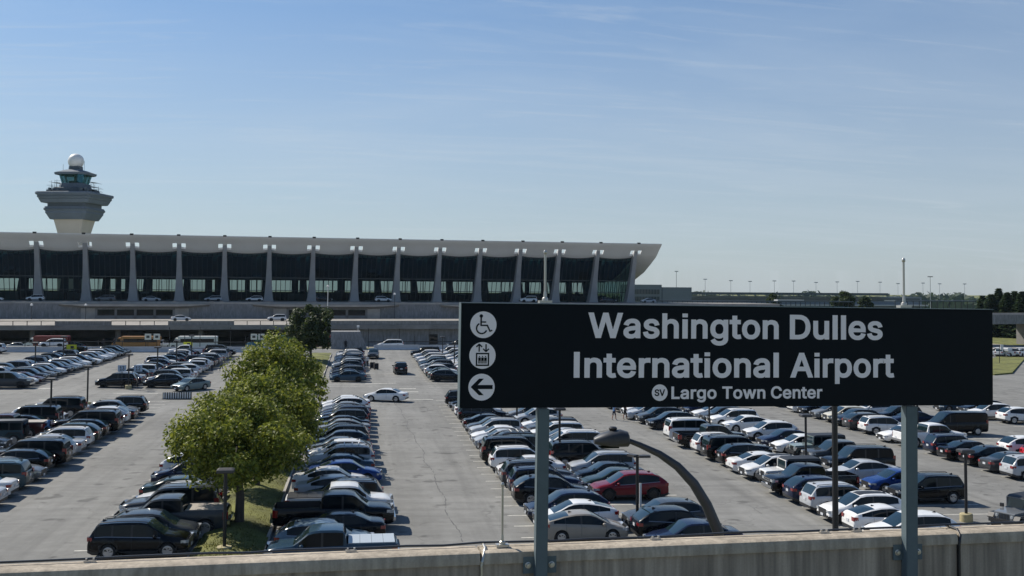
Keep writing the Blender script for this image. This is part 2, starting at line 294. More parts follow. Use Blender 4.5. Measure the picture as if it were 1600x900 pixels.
GLYPHS = '{"1":[453,[[[[414,-22],[414,78],[299,78],[299,530],[189,530],[169,513],[164,513],[159,505],[136,493],[132,486],[126,486],[122,478],[99,465],[94,458],[89,458],[84,450],[72,446],[64,438],[64,418],[69,340],[72,328],[74,330],[189,408],[189,78],[54,78],[54,-22]]]]],"2":[453,[[[[42,-22],[412,-22],[412,78],[202,78],[214,91],[214,96],[314,196],[314,200],[327,211],[327,216],[355,243],[367,268],[377,278],[380,288],[384,291],[384,298],[394,313],[402,346],[400,413],[394,421],[394,430],[382,456],[370,468],[370,473],[340,503],[330,505],[320,516],[302,520],[292,528],[257,536],[190,536],[157,528],[147,520],[130,516],[127,510],[107,500],[80,473],[80,468],[67,456],[52,423],[44,390],[42,340],[147,340],[150,380],[160,408],[177,426],[199,436],[220,438],[252,436],[285,416],[297,390],[297,351],[287,326],[282,323],[274,306],[264,298],[264,293],[182,208],[182,203],[144,168],[144,163],[107,128],[107,123],[72,91],[72,86],[42,58]]]]],"3":[453,[[[[48,531],[48,431],[243,431],[136,308],[136,226],[218,226],[263,216],[270,209],[280,206],[298,186],[308,149],[303,116],[280,89],[256,76],[213,71],[188,74],[158,86],[136,114],[128,154],[18,154],[26,96],[30,91],[40,61],[46,58],[50,44],[76,19],[80,19],[100,1],[128,-14],[176,-27],[260,-27],[310,-12],[330,-2],[333,3],[348,8],[363,26],[373,31],[380,46],[390,53],[408,93],[416,136],[413,178],[408,186],[406,206],[390,236],[343,284],[323,291],[320,296],[283,308],[266,308],[258,314],[393,448],[393,531]]]]],"4":[453,[[[[366,-22],[366,83],[436,83],[436,186],[366,186],[366,340],[260,340],[260,186],[146,186],[308,468],[343,528],[230,528],[218,500],[213,498],[210,488],[198,473],[193,458],[188,456],[186,446],[173,430],[168,416],[163,413],[160,403],[156,400],[136,361],[130,358],[110,318],[106,316],[103,306],[98,303],[85,276],[80,273],[78,263],[73,260],[60,233],[56,231],[53,221],[48,218],[46,208],[40,206],[36,190],[30,188],[28,178],[18,165],[18,83],[260,83],[260,-22]]]]],"8":[453,[[[[235,538],[192,536],[140,521],[128,511],[118,508],[115,503],[110,503],[97,488],[88,484],[88,478],[70,461],[50,411],[50,349],[60,318],[68,311],[72,296],[90,281],[95,271],[100,271],[100,266],[85,258],[50,216],[38,188],[30,151],[32,101],[38,93],[40,76],[48,61],[53,58],[55,48],[85,16],[90,16],[97,6],[108,3],[110,-2],[143,-16],[182,-27],[218,-29],[248,-29],[295,-22],[355,6],[390,38],[390,44],[402,56],[413,76],[422,116],[422,156],[410,201],[395,229],[388,233],[388,238],[360,264],[353,266],[353,271],[358,271],[365,278],[365,284],[378,294],[380,304],[392,318],[402,354],[402,406],[392,441],[380,463],[372,468],[372,474],[335,508],[285,531]],[[162,411],[182,428],[215,438],[238,438],[270,428],[288,414],[298,386],[298,366],[288,341],[272,324],[252,314],[222,311],[188,318],[185,324],[170,331],[155,361],[155,388]],[[138,126],[138,151],[148,178],[173,201],[198,211],[238,214],[270,206],[278,198],[288,196],[305,178],[312,156],[312,119],[300,96],[275,78],[248,71],[205,71],[178,78],[162,86],[148,101]]]]],"A":[480,[[[[185,530],[-15,-22],[103,-22],[150,121],[292,121],[330,121],[332,106],[338,100],[342,78],[348,73],[355,43],[360,38],[380,-22],[492,-22],[492,-14],[485,-2],[480,21],[475,26],[470,48],[465,53],[460,76],[455,80],[450,103],[445,108],[440,130],[428,156],[422,178],[418,183],[412,206],[408,211],[402,233],[397,238],[392,260],[380,286],[375,308],[370,313],[365,336],[360,340],[355,363],[350,368],[345,390],[340,396],[338,411],[332,416],[328,438],[322,443],[318,465],[312,470],[292,530]],[[240,380],[243,363],[260,318],[260,308],[267,296],[292,221],[238,221],[185,223]]]]],"C":[510,[[[[370,-9],[383,1],[393,3],[396,8],[400,8],[403,13],[408,13],[413,21],[418,21],[458,64],[480,104],[500,181],[390,181],[388,163],[376,131],[336,91],[290,76],[240,76],[233,81],[216,84],[196,93],[180,108],[176,108],[173,116],[158,128],[133,184],[126,231],[126,276],[136,334],[156,376],[196,416],[236,431],[288,434],[318,426],[343,414],[368,388],[368,384],[380,368],[390,326],[498,326],[500,334],[480,406],[468,431],[456,444],[456,448],[418,488],[413,488],[388,508],[356,524],[320,534],[278,538],[230,536],[178,524],[128,496],[123,488],[110,484],[73,444],[63,421],[53,411],[40,384],[40,376],[36,371],[20,304],[20,204],[30,151],[48,114],[48,106],[60,91],[70,68],[80,61],[80,56],[100,38],[103,31],[108,31],[140,3],[153,1],[178,-14],[223,-27],[308,-27]]]]],"D":[502,[[[[38,-22],[236,-22],[303,-12],[363,11],[368,18],[373,18],[393,36],[398,36],[413,50],[413,56],[430,70],[430,76],[440,86],[443,96],[448,98],[458,118],[473,161],[483,226],[483,286],[473,348],[456,398],[446,411],[443,421],[438,423],[436,433],[430,436],[430,440],[411,458],[411,463],[398,476],[370,490],[366,498],[358,498],[326,516],[278,528],[38,530]],[[148,78],[148,430],[256,428],[303,413],[336,388],[346,378],[366,338],[376,296],[378,260],[370,188],[361,158],[356,156],[346,133],[330,121],[328,113],[316,108],[310,100],[273,86],[218,78]]]]],"I":[215,[[[[50,-22],[165,-22],[165,530],[50,530]]]]],"L":[393,[[[[38,530],[38,-22],[383,-22],[383,78],[148,78],[148,530]]]]],"S":[447,[[[[230,539],[196,536],[148,526],[100,504],[95,496],[90,496],[73,482],[73,476],[61,466],[48,442],[43,439],[33,409],[33,334],[46,312],[46,304],[61,289],[68,274],[85,264],[90,256],[95,256],[100,249],[140,229],[266,194],[310,172],[323,152],[323,126],[313,104],[296,89],[260,74],[200,72],[160,84],[135,106],[128,124],[123,159],[13,159],[20,102],[30,72],[36,69],[43,49],[53,41],[53,36],[85,6],[113,-6],[115,-11],[153,-24],[200,-31],[248,-31],[283,-26],[330,-11],[346,-4],[348,1],[363,6],[406,49],[423,87],[430,126],[430,156],[420,196],[388,244],[383,244],[376,254],[370,254],[353,269],[323,284],[178,326],[163,334],[158,342],[153,342],[138,362],[138,389],[156,417],[186,432],[236,436],[273,429],[288,422],[298,409],[303,409],[303,404],[310,396],[320,356],[426,356],[420,406],[416,414],[413,432],[406,446],[400,449],[398,459],[378,479],[376,486],[370,486],[356,501],[313,524],[275,534]]]]],"T":[449,[[[[170,-22],[280,-22],[280,430],[440,430],[440,530],[280,530],[10,530],[10,430],[170,430]]]]],"V":[480,[[[[-15,530],[188,-22],[295,-19],[295,-12],[300,-7],[305,16],[310,21],[315,43],[320,48],[325,70],[330,76],[335,98],[340,103],[345,126],[350,130],[355,153],[360,158],[365,180],[370,186],[375,208],[380,213],[385,236],[390,240],[395,263],[400,268],[405,291],[410,296],[415,318],[420,323],[425,346],[430,351],[452,418],[465,456],[470,460],[475,483],[480,488],[485,510],[490,516],[492,530],[377,530],[368,493],[363,488],[345,428],[340,423],[322,363],[318,358],[300,298],[295,293],[275,226],[270,221],[240,130],[215,213],[210,218],[202,248],[198,253],[190,283],[185,288],[178,318],[172,323],[165,353],[160,358],[152,388],[148,393],[103,528]]]]],"W":[686,[[[[698,530],[586,530],[493,168],[485,186],[475,236],[470,243],[460,293],[456,301],[398,530],[288,530],[196,168],[190,173],[173,253],[168,260],[100,530],[-12,530],[3,470],[8,463],[13,433],[18,426],[20,406],[26,398],[26,388],[33,370],[36,351],[40,343],[43,323],[48,316],[50,296],[55,288],[60,258],[66,250],[68,231],[73,223],[76,203],[80,196],[83,176],[88,168],[90,148],[96,140],[100,110],[106,103],[108,83],[113,76],[115,56],[120,48],[138,-22],[248,-22],[278,98],[283,106],[286,126],[290,133],[296,163],[300,170],[303,190],[323,253],[328,283],[340,318],[340,330],[346,326],[348,306],[353,298],[356,278],[361,270],[363,250],[368,243],[371,223],[375,216],[378,196],[383,188],[385,168],[390,161],[393,140],[410,88],[438,-22],[548,-22]]]]],"a":[389,[[[[358,-21],[358,282],[348,319],[333,347],[300,379],[286,384],[278,392],[246,402],[216,406],[176,406],[123,396],[80,376],[76,369],[70,369],[56,356],[56,352],[43,342],[43,336],[31,324],[10,276],[113,246],[128,282],[140,292],[160,304],[180,309],[223,306],[238,299],[248,287],[253,274],[253,254],[243,249],[220,249],[206,244],[183,244],[126,234],[88,224],[50,204],[26,176],[16,156],[8,124],[10,76],[16,56],[28,32],[66,-6],[90,-19],[126,-29],[195,-29],[223,-21],[250,-4],[256,-4],[256,-21]],[[260,159],[248,109],[240,102],[240,96],[220,79],[206,72],[178,66],[146,69],[126,79],[116,91],[113,106],[118,124],[130,134],[176,147],[228,152]]]]],"e":[404,[[[[142,398],[97,375],[60,340],[60,335],[52,330],[44,312],[40,310],[22,268],[12,202],[14,143],[30,88],[52,45],[70,30],[70,25],[79,15],[84,15],[100,0],[150,-23],[197,-30],[242,-30],[267,-25],[290,-18],[334,8],[364,37],[374,60],[380,62],[384,85],[392,97],[392,108],[332,120],[292,130],[279,97],[262,80],[247,72],[222,67],[187,70],[164,78],[137,102],[127,120],[122,148],[392,148],[392,230],[387,262],[382,270],[380,290],[352,340],[322,370],[270,398],[234,405],[177,405]],[[122,240],[134,272],[157,295],[184,308],[224,308],[250,298],[267,280],[279,258],[284,230]]]]],"g":[425,[[[[394,402],[292,402],[290,375],[272,390],[229,405],[160,405],[144,397],[134,397],[100,380],[84,365],[79,365],[67,352],[67,347],[52,334],[50,324],[44,322],[42,312],[32,300],[14,237],[12,175],[22,110],[52,50],[100,7],[112,5],[132,-8],[142,-8],[160,-15],[202,-18],[242,-13],[267,-3],[270,2],[290,12],[287,-33],[279,-48],[267,-60],[237,-73],[199,-75],[174,-73],[147,-60],[120,-30],[109,-13],[102,-13],[100,-18],[84,-23],[82,-28],[62,-35],[60,-40],[20,-60],[27,-75],[32,-78],[34,-88],[44,-98],[44,-103],[67,-128],[72,-128],[79,-138],[112,-155],[150,-168],[190,-173],[227,-173],[262,-168],[297,-158],[317,-145],[324,-145],[360,-115],[360,-110],[370,-103],[377,-83],[382,-80],[392,-48],[394,-23]],[[224,307],[252,294],[270,277],[282,255],[290,222],[290,164],[282,132],[270,110],[257,97],[224,82],[184,85],[169,87],[160,92],[154,100],[150,100],[127,132],[117,190],[122,237],[137,272],[157,294],[187,307]]]]],"h":[410,[[[[31,530],[31,-22],[136,-22],[136,246],[144,270],[161,293],[188,306],[214,308],[239,303],[261,286],[274,256],[274,173],[274,-22],[378,-22],[378,270],[371,308],[349,353],[308,388],[296,390],[286,398],[254,406],[198,406],[164,396],[161,390],[136,378],[136,530]]]]],"i":[172,[[[[30,-22],[143,-22],[143,403],[30,403]]],[[[30,446],[143,446],[143,530],[30,530]]]]],"l":[172,[[[[30,-22],[143,-22],[143,530],[30,530]]]]],"n":[410,[[[[378,-22],[378,270],[374,298],[349,353],[326,376],[286,398],[228,408],[198,406],[164,396],[161,390],[141,383],[134,376],[134,400],[31,400],[31,103],[31,-22],[136,-22],[138,258],[151,283],[174,301],[206,308],[239,303],[261,286],[274,256],[274,-22]]]]],"o":[415,[[[[277,-20],[312,-3],[317,5],[332,12],[362,45],[384,85],[384,92],[394,112],[402,157],[402,218],[394,265],[382,290],[382,298],[372,310],[370,320],[364,322],[362,332],[342,350],[337,360],[322,368],[314,378],[279,395],[214,408],[177,405],[139,395],[105,380],[87,362],[82,362],[70,350],[70,345],[54,332],[54,328],[50,325],[50,320],[34,300],[27,272],[22,268],[12,205],[14,143],[20,132],[22,110],[32,90],[34,75],[40,72],[42,62],[60,42],[60,37],[87,10],[92,10],[112,-8],[157,-25],[192,-30],[247,-28]],[[232,70],[184,70],[157,82],[137,108],[122,145],[117,190],[127,248],[144,280],[160,295],[184,305],[224,308],[260,293],[277,272],[294,225],[297,165],[287,122],[274,100],[257,82]]]]],"p":[424,[[[[31,-165],[136,-165],[136,3],[146,-8],[181,-25],[194,-25],[204,-30],[266,-27],[284,-20],[294,-20],[326,-3],[344,15],[349,15],[376,48],[398,95],[411,148],[411,230],[391,302],[361,348],[326,380],[266,405],[186,402],[166,392],[158,392],[136,375],[134,400],[31,400]],[[198,70],[174,83],[158,97],[146,120],[136,158],[138,235],[151,270],[174,295],[204,308],[241,305],[264,298],[286,275],[294,260],[306,215],[304,150],[289,107],[264,80],[239,70]]]]],"r":[259,[[[[31,-22],[136,-22],[138,260],[151,283],[179,301],[234,303],[266,296],[266,406],[251,406],[184,406],[141,388],[136,380],[134,400],[31,400]]]]],"s":[365,[[[[260,395],[220,405],[153,405],[130,400],[108,392],[80,378],[76,370],[70,370],[48,348],[33,320],[26,295],[28,240],[33,235],[38,215],[46,210],[46,205],[60,188],[66,188],[73,178],[110,157],[195,135],[208,135],[238,122],[246,112],[243,90],[230,78],[200,67],[165,67],[135,78],[123,90],[108,132],[8,112],[18,70],[33,37],[66,2],[100,-15],[123,-25],[153,-30],[200,-30],[248,-23],[270,-15],[273,-10],[303,5],[330,32],[346,60],[353,90],[350,138],[340,165],[320,190],[316,190],[298,208],[266,223],[153,250],[143,255],[130,272],[133,290],[143,300],[168,310],[208,310],[225,302],[243,283],[256,252],[330,268],[340,272],[353,272],[340,312],[318,353],[296,375]]]]],"t":[227,[[[[239,-16],[219,79],[162,72],[154,74],[149,82],[149,304],[226,304],[226,402],[149,402],[149,494],[59,494],[44,494],[44,402],[-16,402],[-16,304],[44,304],[46,54],[59,26],[66,22],[74,6],[94,-8],[99,-8],[102,-13],[132,-24],[154,-26],[196,-26],[206,-21]]]]],"u":[410,[[[[31,400],[31,118],[38,73],[44,68],[51,43],[56,40],[61,28],[74,18],[74,13],[98,-7],[126,-20],[166,-27],[216,-24],[244,-17],[276,3],[276,-22],[378,-22],[378,276],[378,400],[274,400],[271,123],[261,100],[244,83],[228,76],[181,73],[166,78],[146,98],[136,130],[136,400]]]]],"w":[567,[[[[-7,400],[120,-22],[216,-22],[283,216],[303,153],[303,143],[310,128],[310,118],[316,110],[316,100],[320,93],[320,83],[325,76],[325,66],[330,58],[330,48],[335,41],[335,30],[340,23],[340,13],[346,6],[346,-4],[350,-12],[350,-22],[445,-22],[468,46],[468,56],[475,70],[475,80],[483,96],[483,106],[493,128],[493,138],[500,153],[500,163],[508,178],[508,188],[516,203],[516,213],[526,236],[526,246],[530,253],[573,400],[463,400],[398,165],[333,400],[236,400],[223,363],[220,343],[216,336],[216,326],[210,318],[208,298],[203,291],[200,270],[196,263],[196,253],[190,246],[183,208],[178,200],[173,170],[168,165],[156,223],[150,231],[148,250],[123,328],[106,400]]]]]}'
# ------------------------------------------------------------------ cars: one skin lofted from stations, cut into body and glass parts
def lerp(a, b, t): return a+(b-a)*t
def itp(pts, x):
    if x <= pts[0][0]: return pts[0][1]
    for (a, b), (c, d) in zip(pts, pts[1:]):
        if x <= c: return b+(d-b)*(x-a)/(c-a) if c > a else d
    return pts[-1][1]
# L length, W width, r wheel radius, xf/xr axles; top/belt profiles rear to front; wind=(roof front, cowl), rear=(belt, roof rear); side=(from, to); pillars; bed=(from, to)
SPEC = {
'sedan': dict(L=4.75, W=1.84, r=.33, xf=1.42, xr=-1.36, zb=.20, belt=[(-2.38, .66), (-2.3, .86), (-2.05, .95), (-1.2, .95), (0, .91), (1.0, .86), (1.9, .74), (2.25, .64), (2.38, .52)],
   top=[(-2.38, .74), (-2.33, .94), (-2.2, 1.02), (-1.78, 1.06), (-1.62, 1.10), (-1.3, 1.25), (-.98, 1.37), (-.6, 1.43), (-.1, 1.455), (.3, 1.44), (.55, 1.38), (.9, 1.18), (1.25, .99), (1.4, .96), (1.9, .86), (2.2, .74), (2.33, .64), (2.38, .55)],
   wind=(.50, 1.26), rear=(-1.66, -.92), side=(-1.42, .98), pil=[(-.28, .10)], tum=.80, lz=(.56, .68), tz=(.70, .86), doors=(1.05, -.28, -1.15)),
'hatchback': dict(L=4.45, W=1.74, r=.32, xf=1.35, xr=-1.35, zb=.20, belt=[(-2.22, .70), (-2.15, .96), (-1.6, 1.0), (0, .92), (1.0, .86), (1.8, .74), (2.1, .64), (2.22, .50)],
   top=[(-2.22, .78), (-2.17, 1.03), (-2.05, 1.12), (-1.85, 1.20), (-1.2, 1.38), (-.6, 1.47), (-.1, 1.49), (.2, 1.465), (.5, 1.37), (.9, 1.16), (1.3, .97), (1.75, .84), (2.05, .74), (2.17, .63), (2.22, .52)],
   wind=(.25, 1.30), rear=(-1.95, -.95), side=(-1.75, 1.02), pil=[(-.30, .10), (-1.15, .06)], tum=.78, lz=(.58, .74), tz=(.78, 1.0), doors=(1.0, -.30, -1.1)),
'suv': dict(L=4.65, W=1.86, r=.36, xf=1.38, xr=-1.34, zb=.24, belt=[(-2.32, .74), (-2.24, 1.02), (-1.5, 1.05), (0, .99), (1.1, .95), (1.9, .86), (2.2, .76), (2.32, .58)],
   top=[(-2.32, .80), (-2.29, 1.04), (-2.22, 1.12), (-2.08, 1.36), (-1.94, 1.56), (-1.8, 1.635), (-1.2, 1.675), (-.4, 1.69), (.1, 1.675), (.42, 1.61), (.85, 1.34), (1.2, 1.10), (1.35, 1.07), (1.9, .98), (2.18, .88), (2.29, .76), (2.32, .62)],
   wind=(.38, 1.22), rear=(-2.22, -1.90), side=(-1.98, .92), pil=[(-.28, .10), (-1.18, .09)], tum=.82, clad=1, rails=1, lz=(.70, .83), tz=(.86, 1.04), doors=(1.02, -.28, -1.12)),
'crossover': dict(L=4.6, W=1.88, r=.37, xf=1.38, xr=-1.34, zb=.23, belt=[(-2.3, .78), (-2.22, 1.04), (-1.7, 1.10), (-1.0, 1.05), (0, .98), (1.1, .93), (1.9, .82), (2.18, .72), (2.3, .55)],
   top=[(-2.3, .84), (-2.27, 1.05), (-2.2, 1.13), (-1.98, 1.31), (-1.7, 1.47), (-1.45, 1.555), (-1.0, 1.605), (-.4, 1.63), (.1, 1.615), (.45, 1.54), (.85, 1.29), (1.25, 1.05), (1.4, 1.02), (1.9, .92), (2.15, .81), (2.26, .70), (2.3, .58)],
   wind=(.42, 1.27), rear=(-2.2, -1.42), side=(-1.72, .95), pil=[(-.28, .09)], tum=.79, clad=1, lz=(.66, .78), tz=(.86, 1.02), doors=(1.04, -.28, -1.1)),
'big_suv': dict(L=5.15, W=2.0, r=.40, xf=1.55, xr=-1.5, zb=.28, belt=[(-2.57, .85), (-2.5, 1.14), (-1.5, 1.16), (0, 1.12), (1.2, 1.10), (2.1, 1.04), (2.45, .95), (2.57, .72)],
   top=[(-2.57, .90), (-2.54, 1.16), (-2.5, 1.24), (-2.42, 1.55), (-2.34, 1.78), (-2.2, 1.87), (-1.4, 1.91), (-.4, 1.92), (.3, 1.90), (.6, 1.82), (.95, 1.52), (1.25, 1.24), (1.4, 1.21), (2.1, 1.14), (2.42, 1.06), (2.54, .95), (2.57, .78)],
   wind=(.55, 1.27), rear=(-2.5, -2.32), side=(-2.3, 1.0), pil=[(-.2, .11), (-1.2, .12)], tum=.88, rails=1, lz=(.88, 1.03), tz=(.95, 1.32), doors=(1.1, -.2, -1.15)),
'minivan': dict(L=5.1, W=1.98, r=.35, xf=1.55, xr=-1.45, zb=.20, belt=[(-2.55, .74), (-2.48, 1.02), (-1.5, 1.03), (0, .98), (1.3, .93), (2.1, .80), (2.42, .68), (2.55, .52)],
   top=[(-2.55, .80), (-2.52, 1.04), (-2.46, 1.12), (-2.34, 1.42), (-2.2, 1.64), (-2.0, 1.71), (-1.2, 1.75), (-.2, 1.755), (.4, 1.73), (.75, 1.62), (1.2, 1.32), (1.6, 1.06), (1.75, 1.02), (2.15, .90), (2.42, .76), (2.52, .66), (2.55, .56)],
   wind=(.70, 1.62), rear=(-2.46, -2.16), side=(-2.24, 1.25), pil=[(.02, .09), (-1.15, .10)], tum=.84, rails=1, lz=(.64, .8), tz=(.88, 1.12), doors=(1.25, .02, -1.1)),
'pickup_truck': dict(L=5.75, W=2.0, r=.41, xf=1.85, xr=-1.75, zb=.34, belt=[(-2.87, 1.16), (-2.8, 1.20), (-.7, 1.20), (-.6, 1.18), (.5, 1.15), (1.5, 1.14), (2.4, 1.08), (2.75, 1.0), (2.87, .78)],
   top=[(-2.87, 1.22), (-2.8, 1.26), (-.70, 1.26), (-.66, 1.25), (-.58, 1.72), (-.48, 1.86), (-.2, 1.90), (.5, 1.905), (.85, 1.86), (1.05, 1.78), (1.35, 1.52), (1.66, 1.28), (1.82, 1.25), (2.4, 1.20), (2.72, 1.12), (2.84, 1.0), (2.87, .84)],
   wind=(1.0, 1.68), rear=(-.66, -.50), side=(-.50, 1.42), pil=[(.42, .10)], tum=.86, bed=(-2.78, -.70), lz=(.92, 1.08), tz=(.80, 1.16), doors=(1.5, .42, -.45)),
'cargo_van': dict(L=5.6, W=2.05, r=.36, xf=1.75, xr=-1.7, zb=.28, belt=[(-2.8, 1.0), (-2.75, 1.2), (0, 1.2), (1.3, 1.18), (2.1, 1.06), (2.6, .90), (2.8, .62)],
   top=[(-2.8, 1.1), (-2.78, 1.9), (-2.74, 2.05), (-2.6, 2.12), (-1.5, 2.16), (.3, 2.16), (.8, 2.12), (1.05, 2.02), (1.5, 1.60), (1.9, 1.26), (2.05, 1.2), (2.5, 1.04), (2.72, .90), (2.8, .68)],
   wind=(1.0, 1.95), rear=(-9, -8), side=(.35, 1.62), pil=[(.9, .06)], tum=.88, lz=(.76, .98), tz=(.9, 1.4), doors=(1.7, .3, -1.2)),
}
NR = 11
def skin_section(sp, x):
    Wd, L = sp['W']/2, sp['L']; e = (L/2-abs(x)); tt = min(1, e/.62)
    wf = .83+.17*math.sqrt(max(0, 1-(1-tt)**2)); w_ = Wd*wf
    T = itp(sp['top'], x); B = min(itp(sp['belt'], x), T-.045); h = T-B
    zb = sp['zb']+.10*(1-min(1, e/.25))
    rows = [[w_*.55, zb], [w_*.93, zb], [w_*.975, zb+.16], [w_, lerp(zb, B, .55)], [w_*.985, lerp(zb, B, .84)], [w_*.945, B]]
    k = min(1, h/.5); ins = lerp(.90, sp['tum'], k)
    rows.append([w_*lerp(.92, .915, k), B+.025*min(1, h/.12)])
    rows.append([w_*lerp(.84, ins+.015, k), B+h*lerp(.62, .84, k)])
    rows.append([w_*lerp(.72, ins-.07, k), B+h*lerp(.82, .955, k)])
    rows.append([w_*lerp(.42, .46, k), T-.008]); rows.append([0, T])
    if sp.get('bed') and sp['bed'][0] <= x <= sp['bed'][1]:
        fl = .80
        rows[6] = [w_*.93, T]; rows[7] = [w_*.86, T]; rows[8] = [w_*.84, fl]; rows[9] = [w_*.4, fl]; rows[10] = [0, fl]
    for xw in (sp['xf'], sp['xr']):                         # wheel arches
        d = abs(x-xw); ra = sp['r']+.07
        if d < ra:
            za = sp['r']+math.sqrt(ra*ra-d*d)
            for j in (1, 2, 3, 4):
                if rows[j][1] < za: rows[j][1] = za+.002*j
    return rows
def half_at(sp, x, z):
    r = skin_section(sp, x)
    for (a, b), (c, d) in zip(r[1:6], r[2:6]):
        if b <= z <= d and d > b: return a+(c-a)*(z-b)/(d-b)
    return r[3][0]
def build_car(kind):
    sp = SPEC[kind]; L = sp['L']; xs = set([p[0] for p in sp['top']]+[p[0] for p in sp['belt']])
    xs |= {-L/2, L/2, sp['wind'][0], sp['wind'][1], sp['side'][0], sp['side'][1]}
    if sp['rear'][0] > -5: xs |= set(sp['rear'])
    for p, hw in sp['pil']: xs |= {p-hw/2, p+hw/2}
    if sp.get('bed'): xs |= set(sp['bed'])
    for xw in (sp['xf'], sp['xr']):
        ra = sp['r']+.07
        xs |= {xw+ra*math.cos(PI*k/10)*.999 for k in range(11)} | {xw-ra-.004, xw+ra+.004}
    xs = sorted(xs); xx = [xs[0]]
    key = {sp['wind'][0], sp['wind'][1], sp['side'][0], sp['side'][1], *sp['rear']} | {p+s*hw/2 for p, hw in sp['pil'] for s in (-1, 1)} | set(sp.get('bed', ()))
    for x in xs[1:]:
        if x-xx[-1] < .012:
            if x in key and xx[-1] not in key: xx[-1] = x
            elif x in key: xx.append(x)
            continue
        xx.append(x)
    if L/2-xx[-1] > 1e-6: xx.append(L/2)
    sec = [skin_section(sp, x) for x in xx]
    parts = {k: MB() for k in ('body', 'windscreen', 'rear_window')}
    eps = 1e-6
    for i in range(len(xx)-1):
        xa, xb = xx[i], xx[i+1]; xm = (xa+xb)/2
        for j in range(NR-1):
            for s in (1, -1):
                q = [(xa, s*sec[i][j][0], sec[i][j][1]), (xb, s*sec[i+1][j][0], sec[i+1][j][1]), (xb, s*sec[i+1][j+1][0], sec[i+1][j+1][1]), (xa, s*sec[i][j+1][0], sec[i][j+1][1])]
                if s < 0: q.reverse()
                tgt, mi = 'body', 0
                if j >= 8 and sp['wind'][0]-eps < xm < sp['wind'][1]+eps: tgt = 'windscreen'
                elif j >= 8 and sp['rear'][0]-eps < xm < sp['rear'][1]+eps: tgt = 'rear_window'
                elif j == 6 and sp['side'][0] < xm < sp['side'][1]:
                    if any(abs(xm-p) < hw/2 for p, hw in sp['pil']): mi = 1
                    else:
                        tgt = f"side_window#{s}{sum(p < xm for p, hw in sp['pil'])}"; parts.setdefault(tgt, MB())
                elif j == 5 and sp['side'][0]-.05 < xm < sp['side'][1]+.1 and sp.get('clad'): mi = 2
                elif j <= 1 and (j == 0 or sp.get('clad')): mi = 1
                elif sp.get('bed') and j >= 7 and sp['bed'][0] < xm < sp['bed'][1]: mi = 1
                elif sp.get('clad') and j == 2 and any(abs(xm-xw) < sp['r']+.08 for xw in (sp['xf'], sp['xr'])): mi = 1
                parts[tgt].add(q, [(0, 1, 2, 3)], mi)
    B = parts['body']
    for i, d in ((0, -1), (len(xx)-1, 1)):                    # nose and tail faces
        x = xx[i]
        for j in range(NR-1):
            a, b = sec[i][j], sec[i][j+1]
            q = [(x, a[0], a[1]), (x, -a[0], a[1]), (x, -b[0], b[1]), (x, b[0], b[1])]
            if d > 0: q.reverse()
            B.add(q, [(0, 1, 2, 3)], 1 if j < 2 else 0)
    for xd in sp['doors']:                                    # door gaps, following the skin
        for s in (1, -1):
            pr = [(r[0]*1.0+.004, r[1]) for r in skin_section(sp, xd)[2:6]]
            for (y0, z0), (y1, z1) in zip(pr, pr[1:]):
                B.add([(xd-.007, s*y0, z0), (xd+.007, s*y0, z0), (xd+.007, s*y1, z1), (xd-.007, s*y1, z1)], [(0, 1, 2, 3)], 1)
    if not sp.get('bed') and sp['rear'][1] > -5:               # roof aerial fin
        xa = sp['rear'][1]+.2; za = itp(sp['top'], xa)
        B.add([(xa-.12, -.035, za-.01), (xa-.12, .035, za-.01), (xa+.14, .02, za-.01), (xa+.14, -.02, za-.01), (xa-.1, -.008, za+.075), (xa-.1, .008, za+.075)], [(0, 3, 4), (1, 5, 2), (0, 4, 5, 1), (3, 2, 5, 4)], 1)
    for xw in (sp['xf'], sp['xr']):                           # dark wheel housings
        B.box((xw, 0, sp['r']+.06), (2*sp['r']+.1, sp['W']*.98-.06, .12), 1)
        for s in (1, -1): B.box((xw, s*(sp['W']/2-.36), sp['r']+.05), (2*sp['r']+.12, .06, 2*sp['r']-.1), 1)
    me = {}
    me['body'] = B.mesh('car_body', ['paint', 'trim', 'bright_trim'], 32, True)
    for k in parts:
        if k != 'body' and parts[k].v: me[k] = parts[k].mesh(k.split('#')[0], 'glass' if '#' in k else 'screen', 40, True)
    # lamps wrap round the corners
    def lamp(sx, s, z0, z1, back, inw, m_, nm):
        mb = MB(); xe = sx*(L/2+.012); pl = []
        for t in (1, .66, .33, .05): x = sx*(L/2-back*t); pl.append((x, max(half_at(sp, x, (z0+z1)/2)+.014, 0)))
        pl.append((xe, pl[-1][1]-.04)); pl.append((xe+sx*.004, inw))
        top = [(x, s*y*.99, z1) for x, y in pl]; bot = [(x, s*y, z0) for x, y in pl]; inn = [(x-sx*.09, s*(y-.1), (z0+z1)/2) for x, y in pl]
        n = len(pl); v = bot+top+inn; f = []
        for i in range(n-1): f += [(i, i+1, n+i+1, n+i), (n+i, n+i+1, 2*n+i+1, 2*n+i), (2*n+i, 2*n+i+1, i+1, i)]
        return mb.add(v, f).mesh(nm, m_, 30)
    hz, tz = sp['lz'], sp['tz']
    for s, nn in ((1, 'a'), (-1, 'b')):
        me['headlight'+nn] = lamp(1, s, hz[0], hz[1], .34, sp['W']*.27, 'lamp_white', 'headlight')
        me['taillight'+nn] = lamp(-1, s, tz[0], tz[1], .24, sp['W']*(.28 if kind in ('sedan', 'suv', 'crossover', 'hatchback', 'minivan') else .38), 'lamp_red', 'taillight')
    g = MB(); zt = hz[1]+.02; g.box((L/2+.012, 0, (hz[0]-.16+zt)/2), (.03, sp['W']*.52, zt-hz[0]+.16))
    me['grille'] = g.mesh('grille', 'trim')
